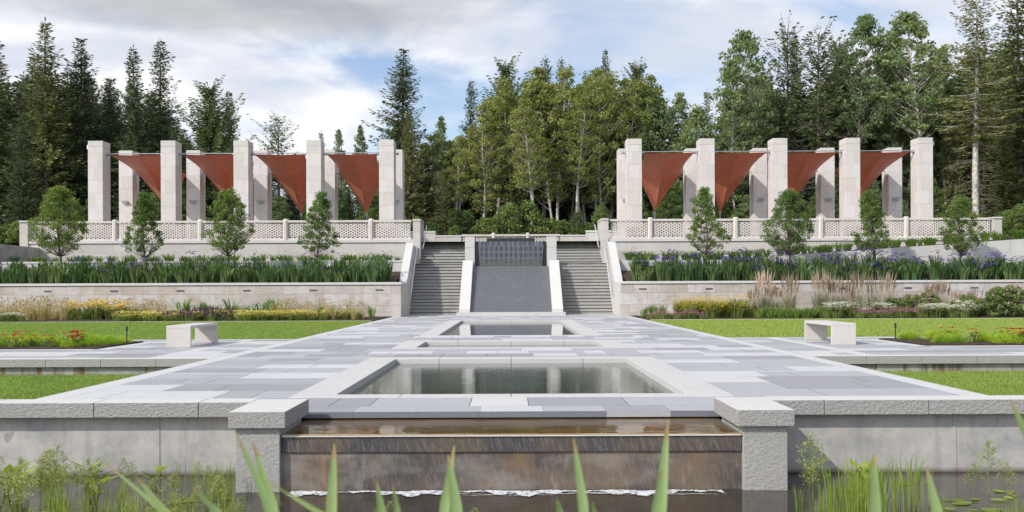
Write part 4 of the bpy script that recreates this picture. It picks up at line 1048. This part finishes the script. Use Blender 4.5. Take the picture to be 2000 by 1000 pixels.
DA = clump('daisy_clump', G(89), 70, .46, .8, .02, M['midgreen'], lean=.5, flowers=M['white'], nf=48, fr=.05, fh=(.75,1.12), r=.2, cat='daisies', petals=7, fflat=.1)
RG = [clump('reed_grass_clump', G(90+i), 90, .95, .5, .012, M['reed'], lean=.42, flowers=M['plume'], nf=0, r=.16, cat='reed grass', part='blades', curve=.2) for i in range(3)]
for i, t in enumerate(RG):
    rg = G(95+i); V, F = [], []
    for k in range(26):
        g = rg.uniform(0, 6.28); d = np.array([math.cos(g), math.sin(g), 0]); b = rg.uniform(.05, .55); z0 = rg.uniform(.75, 1.05); base = d*b*.55+np.array([0,0,z0]); tip = d*b*.95+np.array([0,0,z0+rg.uniform(.45,.8)]); sd = np.array([-d[1], d[0], 0])*.011
        root = d*.1; o = len(V); V += [root-sd*.3, root+sd*.3, base+sd*.3, base-sd*.3]; F.append((o,o+1,o+2,o+3))
        o = len(V); mid = (base+tip)/2; V += [base, mid+sd*1.4, tip, mid-sd*1.4]; F.append((o,o+1,o+2,o+3))
        o = len(V); up = np.array([0,0,.03]); V += [base+up, mid+up+np.array([.02,.02,0]), tip-up, mid+up-np.array([.02,.02,0])]; F.append((o,o+1,o+2,o+3))
    npmesh('plumes', V, F, M['plume'], t)
FE = []
for i in range(3):
    t = thing('feathery_plant', (0,0,0), 'x', 'foliage plant'); rg = G(100+i); Q = rg.normal(0, 1, (900, 3)); Q /= np.linalg.norm(Q, axis=1, keepdims=True); Q[:, 2] = abs(Q[:, 2])
    P = Q*rg.uniform(.4, 1.05, (900, 1))*[.25, .25, .14+.03*i]; V, F = leaf_quads(P, Q+[0,0,.9]+rg.normal(0,.3,(900,3)), .075, .009, rg); npmesh('leaves', V, F, M['lime'], t); FE.append(t)
ZI = clump('zinnia', G(101), 34, .20, .8, .035, M['midgreen'], lean=.6, flowers=M['red'], nf=6, fr=.046, fh=(.85,1.35), r=.12, cat='red flower', petals=8, fflat=.4)
GM = clump('leafy_perennial', G(102), 120, .45, .9, .035, M['midgreen'], lean=.6, r=.22, cat='perennial', curve=.4)
PS = broadleaf('border_shrub', G(103), 1.0, .55, M['bark'], M['midgreen'], base=.08, clumps=50, per=45, leaf=.075, lean=.02, cat='shrub', cr=.12, r0=.02, stems=2)
V_, F_ = leaf_quads(G(104).normal(0, 1, (45, 3))*[.38,.38,.2]+[0,0,.85], G(105).normal(0, 1, (45, 3)), .07, .06, G(106)); npmesh('flowers', V_, F_, M['pink'], PS)
random.seed(31)
def bed(proto, pxa, pxb, Ya, Yb, n, label, group, sc=(.85, 1.15), z=.03, scz=None):
    for k in range(n):
        Y = random.uniform(Ya, Yb); px = pxa+(pxb-pxa)*(k+random.random())/n
        p = random.choice(proto) if isinstance(proto, list) else proto
        s_ = random.uniform(sc[0]*.78, sc[1]*1.12); place(p, (xat(px, Y), Y, z), random.uniform(0, 6.28), (s_, s_, s_*(scz or 1)), label, group)
bed(TG, -20, 145, 42.5, 45.4, 26, 'tall tan grass clump at the left end of the left border', 'tan grasses at the left end of the left border')
bed(TG, 185, 330, 43.5, 45.6, 18, 'tan grass clump behind the yellow flowers of the left border', 'tan grasses behind the yellow flowers', (.75,1.0))
bed(YL, 132, 250, 42.8, 44, 15, 'bright yellow daylily in the left border', 'yellow daylilies of the left border')
bed(YA, 232, 385, 40.4, 42.0, 30, 'low pale yellow yarrow at the front left of the purple salvia', 'yarrow left of the purple salvia')
bed(SA, 320, 452, 40.4, 41.4, 12, 'dark purple salvia at the lawn edge behind the left bench', 'purple salvia behind the left bench')
bed(YA, 330, 700, 41.3, 42.6, 48, 'low pale yellow yarrow in the right part of the left border', 'yarrow in the right part of the left border')
bed(YA, 462, 600, 40.3, 41.2, 20, 'pale yellow yarrow at the lawn edge right of the left bench', 'yarrow right of the left bench')
bed(GL, 345, 560, 43.5, 45.6, 20, 'bright green grassy clump against the wall behind the left bench', 'green grassy clumps of the left border', (.9,1.25))
bed(TG, 520, 712, 41.6, 45.4, 26, 'airy tan grass clump near the plaza end of the left border', 'tan grasses near the plaza end', (.65,.95))
bed(GL, 600, 740, 42.0, 45.0, 10, 'green grassy clump at the plaza end of the left border', 'green grasses at the plaza end', (.5,.8))
bed(ZI, 520, 640, 41.0, 43.0, 8, 'small red flower clump among the tan grasses', 'red flowers among the tan grasses', (.9,1.3))
bed(DA, -10, 45, 40.4, 41.2, 6, 'low white flower clump at the left edge of the left border', 'white flowers at the left edge', (.5,.7))
bed(GM, -20, 640, 43.6, 45.8, 30, 'leafy green perennial against the left retaining wall', 'leafy perennials of the left border', (.7,1.0))
bed(GL, 1248, 1300, 42.4, 43.5, 5, 'single green grassy tuft beside the right stairs wall', 'green tufts beside the right stairs wall', (.65,.8))
bed(RU, 1322, 1456, 41.9, 43.8, 28, 'bushy yellow coneflower left of the reed grass', 'yellow coneflowers of the right border', (.8,1.08))
bed(PK, 1268, 1378, 40.4, 41.6, 20, 'low pink flower clump in front of the yellow coneflowers', 'pink flowers in front of the coneflowers', (.6,.95))
bed(RG, 1460, 1556, 42.5, 44.6, 8, 'tall reed grass with reddish plumes right of the coneflowers', 'reed grasses right of the coneflowers', (.95,1.1))
bed(RG, 1585, 1735, 43.0, 44.8, 10, 'tall reed grass with reddish plumes behind the right bench', 'reed grasses behind the right bench', (.95,1.12))
bed(RG, 1785, 1910, 44.2, 45.2, 7, 'thin reed grass behind the daisies', 'reed grasses behind the daisies', (.85,1.0))
bed(GM, 1462, 1625, 41.0, 43.5, 28, 'low leafy perennial at the foot of the reed grass', 'leafy perennials at the foot of the reed grass', (.6,.95))
bed(GL, 1480, 1620, 40.6, 41.6, 20, 'bright green sword leaved tuft at the lawn edge', 'sword leaved tufts at the right lawn edge', (.4,.6))
bed(DA, 1612, 1660, 40.8, 42.0, 7, 'white daisy clump just behind the right bench', 'daisies behind the right bench')
bed(DA, 1800, 1905, 40.6, 42.2, 18, 'white daisy clump right of the right bench', 'daisies right of the right bench', (.9,1.15))
bed(DA, 1690, 1745, 42.6, 43.4, 6, 'white daisy clump between pink flowers and bushes', 'daisies between pink flowers and bushes', (.9,1.1))
bed(PK, 1640, 1822, 40.6, 42.6, 36, 'pink flower clump in front of the bushes of the right border', 'pink flowers in front of the bushes')
bed(PS, 1735, 1825, 43.0, 44.6, 6, 'reddish tinged bush in the right border', 'bushes left of the daisies', (.72,.95))
bed(PS, 1862, 1915, 42.2, 43.5, 4, 'rounded pink flowered bush right of the daisies', 'bushes right of the daisies', (.72,.95))
bed(PS, 1940, 1985, 41.6, 43, 3, 'green bush at the right edge of the right border', 'bushes at the right edge', (.85,1.1))
bed(GM, 1640, 2010, 42.6, 45.6, 34, 'leafy green perennial against the right retaining wall', 'leafy perennials of the right border', (.7,1.1))
bed(TG, 1990, 2040, 42.5, 45, 4, 'tan grass at the right edge of the right border', 'tan grasses at the right edge', (.6,.9))
for s in (-1, 1):
    side = 'left' if s < 0 else 'right'
    for k in range(46):
        x = 8.95+(13.8-8.95)*random.random(); 
        place(random.choice(FE), (s*x, random.uniform(21.75, 24.1), .03), random.uniform(0, 6.28), random.uniform(.75, 1.25), f'feathery lime green plant in the {side} red flowerbed', f'feathery plants of the {side} red flowerbed')
    for k in range(24):
        x = 9.3+(13.8-9.3)*random.random() if s < 0 else 9.8+4.2*random.random()
        place(ZI, (s*x, random.uniform(21.8, 23.8), .03), random.uniform(0, 6.28), random.uniform(.85, 1.15), f'red zinnia in the flowerbed on the {side} path', f'red zinnias of the {side} path')

# ------------------------------------------------------------------ lawn blades (uncountable)
def blades(x0, x1, y0, y1, z, n, h, w, seed, label):
    rg = G(seed); P = np.stack([rg.uniform(x0, x1, n), rg.uniform(y0, y1, n), np.full(n, z)], 1)
    g = rg.uniform(0, 6.28, n); sd = np.stack([np.cos(g), np.sin(g), 0*g], 1)*w; tp = P+rg.normal(0, 1, (n, 3))*[h*.45, h*.45, 0]+np.stack([0*g, 0*g, rg.uniform(.6, 1.3, n)*h], 1)
    V = np.stack([P-sd, P+sd, tp], 1).reshape(-1, 3); o = npmesh('grass', V, np.arange(3*n).reshape(n, 3), M['blade']); tag(o, label, 'grass', kind='stuff')
blades(-10.5, -5.395, 10.2, 18.3, -.30, 90000, .045, .006, 1, 'short bright grass of the left lower lawn')
blades(5.395, 10.5, 10.2, 18.3, -.30, 90000, .045, .006, 2, 'short bright grass of the right lower lawn')
blades(-22, -5.38, 25.65, 39.7, 0, 150000, .05, .010, 3, 'mown bright grass of the left upper lawn')
blades(5.38, 22, 25.65, 39.7, 0, 150000, .05, .010, 4, 'mown bright grass of the right upper lawn')

# ------------------------------------------------------------------ pond plants
def arrowhead(seed, nl=7):
    rg = G(seed); t = thing('arrowhead_plant', (0,0,0), 'x', 'water plant')
    m = MB()
    for k in range(nl):
        g = rg.uniform(0, 6.28); h = rg.uniform(.12, .30); ln = rg.uniform(.03, .12); d = np.array([math.cos(g), math.sin(g), 0]); tip = d*ln+np.array([0,0,h])
        m.tube([(0,0,-.05), tuple(d*ln*.4+np.array([0,0,h*.6])), tuple(tip)], [.006,.005,.003], 4)
        sd = np.array([-d[1], d[0], 0])*rg.uniform(.025,.045); L = rg.uniform(.12,.2); up = np.array([0,0,rg.uniform(.2,.9)]); e = (d+up); e /= np.linalg.norm(e)
        m.add([tip-e*.03, tip+sd-e*.07, tip+sd*.9+e*L*.35, tip+e*L, tip-sd*.9+e*L*.35, tip-sd-e*.07], [(0,1,2,3),(0,3,4,5)])
    m.build('leaves', M['pond_leaf'], t); return t
def panicle(seed, h=.6):
    rg = G(seed); t = thing('water_plantain', (0,0,0), 'x', 'water plant'); m = MB(); P = []
    m.tube([(0,0,-.05),(.01,.01,h*.5),(0.02,0,h)], [.004,.003,.0015], 4)
    for k in range(13):
        z = h*(.35+.63*k/13); L = h*.34*(1-k/15); 
        for q_ in range(3):
            g = rg.uniform(0, 6.28); e = np.array([math.cos(g)*L*.75, math.sin(g)*L*.75, z+L*.55]); m.tube([(.01,0,z), tuple(e)], [.0018,.001], 3, cap=False)
            for r_ in range(3):
                e2 = e+rg.normal(0, .03, 3); m.tube([tuple((e+[0.01,0,z])/2), tuple(e2)], [.0012,.0008], 3, cap=False); P.append(e2); P.append(e+rg.normal(0,.015,3))
    m.build('stalks', M['pond_leaf'], t); P = np.array(P); V, F = leaf_quads(P, rg.normal(0,1,P.shape),   .017, .016, rg); npmesh('blossoms', V, F, M['panicle'], t); return t
AR = [arrowhead(i+200) for i in range(2)]; PA = [panicle(i+210, .62) for i in range(3)]
RS = clump('pond_rush', G(220), 26, .5, .4, .006, M['pond_leaf'], lean=.3, r=.13, cat='rush', part='blades', curve=.2)
random.seed(41)
def pond(proto, lst, label, group, z=-.57):
    for (px, Y, s_) in lst:
        p = random.choice(proto) if isinstance(proto, list) else proto
        place(p, (xat(px, Y), Y, z), random.uniform(0, 6.28), s_, label, group)
U = random.uniform
pond(PA, [(U(-20, 460), U(7.4, 9.5), U(.28, .52)) for k in range(34)]+[(U(-20, 170), U(7.4, 9.0), U(.5, .75)) for k in range(15)], 'airy water plantain with tiny pale blossoms in the left pond corner', 'water plantains left of the weir')
pond(RS, [(U(-20, 455), U(7.2, 9.0), U(.35, .7)) for k in range(34)], 'green rush tuft in the left pond corner', 'rushes left of the weir')
pond(AR, [(10, 9.0, 1.0), (35, 8.8, .9), (170, 8.9, 1.0), (185, 8.6, .9), (300, 9.3, .7)], 'broad leaved arrowhead plant in the left pond corner', 'arrowhead plants left of the weir')
pond(PA, [(1585, 8.6, .9), (1580, 8.4, .6), (1597, 8.5, .6), (1930, 8.9, .75), (1900, 8.6, .5), (1965, 8.5, .55), (760, 7.6, .35), (735, 7.5, .3), (925, 7.5, .3), (540, 8, .3), (470, 7.6, .4)], 'airy water plantain near the weir or the right pond wall', 'water plantains right of the weir')
pond(RS, [(U(1640, 1800), U(7.4, 8.9), U(.6, 1.05)) for k in range(15)]+[(U(1560, 1640), U(7.4, 8.2), U(.3, .6)) for k in range(7)]+[(U(1810, 2000), U(7.3, 8), U(.3, .5)) for k in range(6)]+[(U(1370, 1480), 7.45, U(.25, .4)) for k in range(5)], 'green rush tuft in the pond before the right wall', 'rushes right of the weir')
pond(AR, [(1678, 9.0, .95), (1690, 8.9, .7)], 'arrowhead plant with one upright leaf by the right pond wall', 'arrowhead plants right of the weir')
pond(PA, [(U(-20, 440), U(5.9, 7.3), U(.3, .5)) for k in range(26)], 'low airy water plantain along the bottom left of the pond', 'low water plantains bottom left')
pond(RS, [(U(-20, 440), U(5.9, 7.3), U(.3, .6)) for k in range(26)], 'short green rush tuft along the bottom left of the pond', 'short rushes bottom left')
pads = clump('lily_pad', G(230), 1, .01, .1, .01, M['pond_leaf'], r=.01, cat='water plant', part='stalk')
m = MB()
for k in range(7):
    cx, cy, r_ = random.uniform(-.35,.35), random.uniform(-.12,.12), random.uniform(.03,.06); n = 9
    m.add([(cx+r_*1.4*math.cos(6.28*i/n), cy+r_*math.sin(6.28*i/n), .004+.002*k) for i in range(n)], [tuple(range(n))])
m.build('floating_leaves', M['pond_leaf'], pads)
pond(pads, [(1910, 8.5, 1), (1895, 8.2, .9), (1960, 8.8, .8), (1860, 7.9, .8), (330, 8.4, 1), (400, 8.7, .9), (1790, 9.3, .6)], 'small floating yellow green leaves on the pond', 'floating leaves on the pond')

# out of focus blades close to the camera, rooted in the bank water
blds = [(460,845,525,1010,20),(493,862,530,1010,22),(652,866,640,1010,22),(518,938,640,1020,22),(886,870,862,1010,20),(874,888,890,1010,24),(1119,855,1142,1010,20),(1303,820,1290,1010,24),(1292,915,1283,1010,22),(733,936,742,1010,16),(765,945,773,1010,12),(206,905,330,1020,18),(262,928,325,1020,20),(374,950,420,1010,20),(1705,884,1716,1010,24),(1808,912,1842,1020,22),(1972,780,2030,880,20),(1085,972,1094,1010,14),(1155,980,1162,1010,10),(28,1000,60,1040,14)]
for k, (tx, ty, bx_, by, w) in enumerate(blds):
    Y = 1.55+.35*((k*37) % 10)/10
    tip = Vector((xat(tx, Y), Y, zat(tx, ty, Y))); low = Vector((xat(bx_, Y), Y+.02, zat(bx_, by, Y))); hw = w/2000*Y*.5
    d = (low-tip); slope = d.x/max(.02, -d.z); foot = Vector((low.x+slope*.25, Y+.1, -.60))
    t = thing('cattail_blade', (foot.x, foot.y, -.6), f'blurred green blade in the near foreground, tip {"left" if tx<700 else "centre" if tx<1300 else "right"}', 'reed blade', 'blurred blades in the near foreground')
    m = MB(); V = []; mats = []; n = 16
    for i in range(n+1):
        u = i/n; 
        if u < .7: p = foot.lerp(low, u/.7)
        else: p = low.lerp(tip, (u-.7)/.3)
        hh = hw*(1.0 if u < .75 else max(.12, (1-(u-.75)/.25)**.6)); V += [tuple(Vector((p.x-hh, p.y, p.z))-foot+Vector((0,0,0))), tuple(Vector((p.x, p.y+hh*.45, p.z))-foot), tuple(Vector((p.x+hh, p.y, p.z))-foot)]
    fs = []; 
    for i in range(n):
        a = 3*i; fs += [(a,a+1,a+4,a+3),(a+1,a+2,a+5,a+4)]
    m.add(V, fs); m.m = [1 if (i >= 2*(n-1)) else 0 for i in range(len(fs))]
    m.build('blade', [M['cattail'], M['tan']], t, smooth=True)
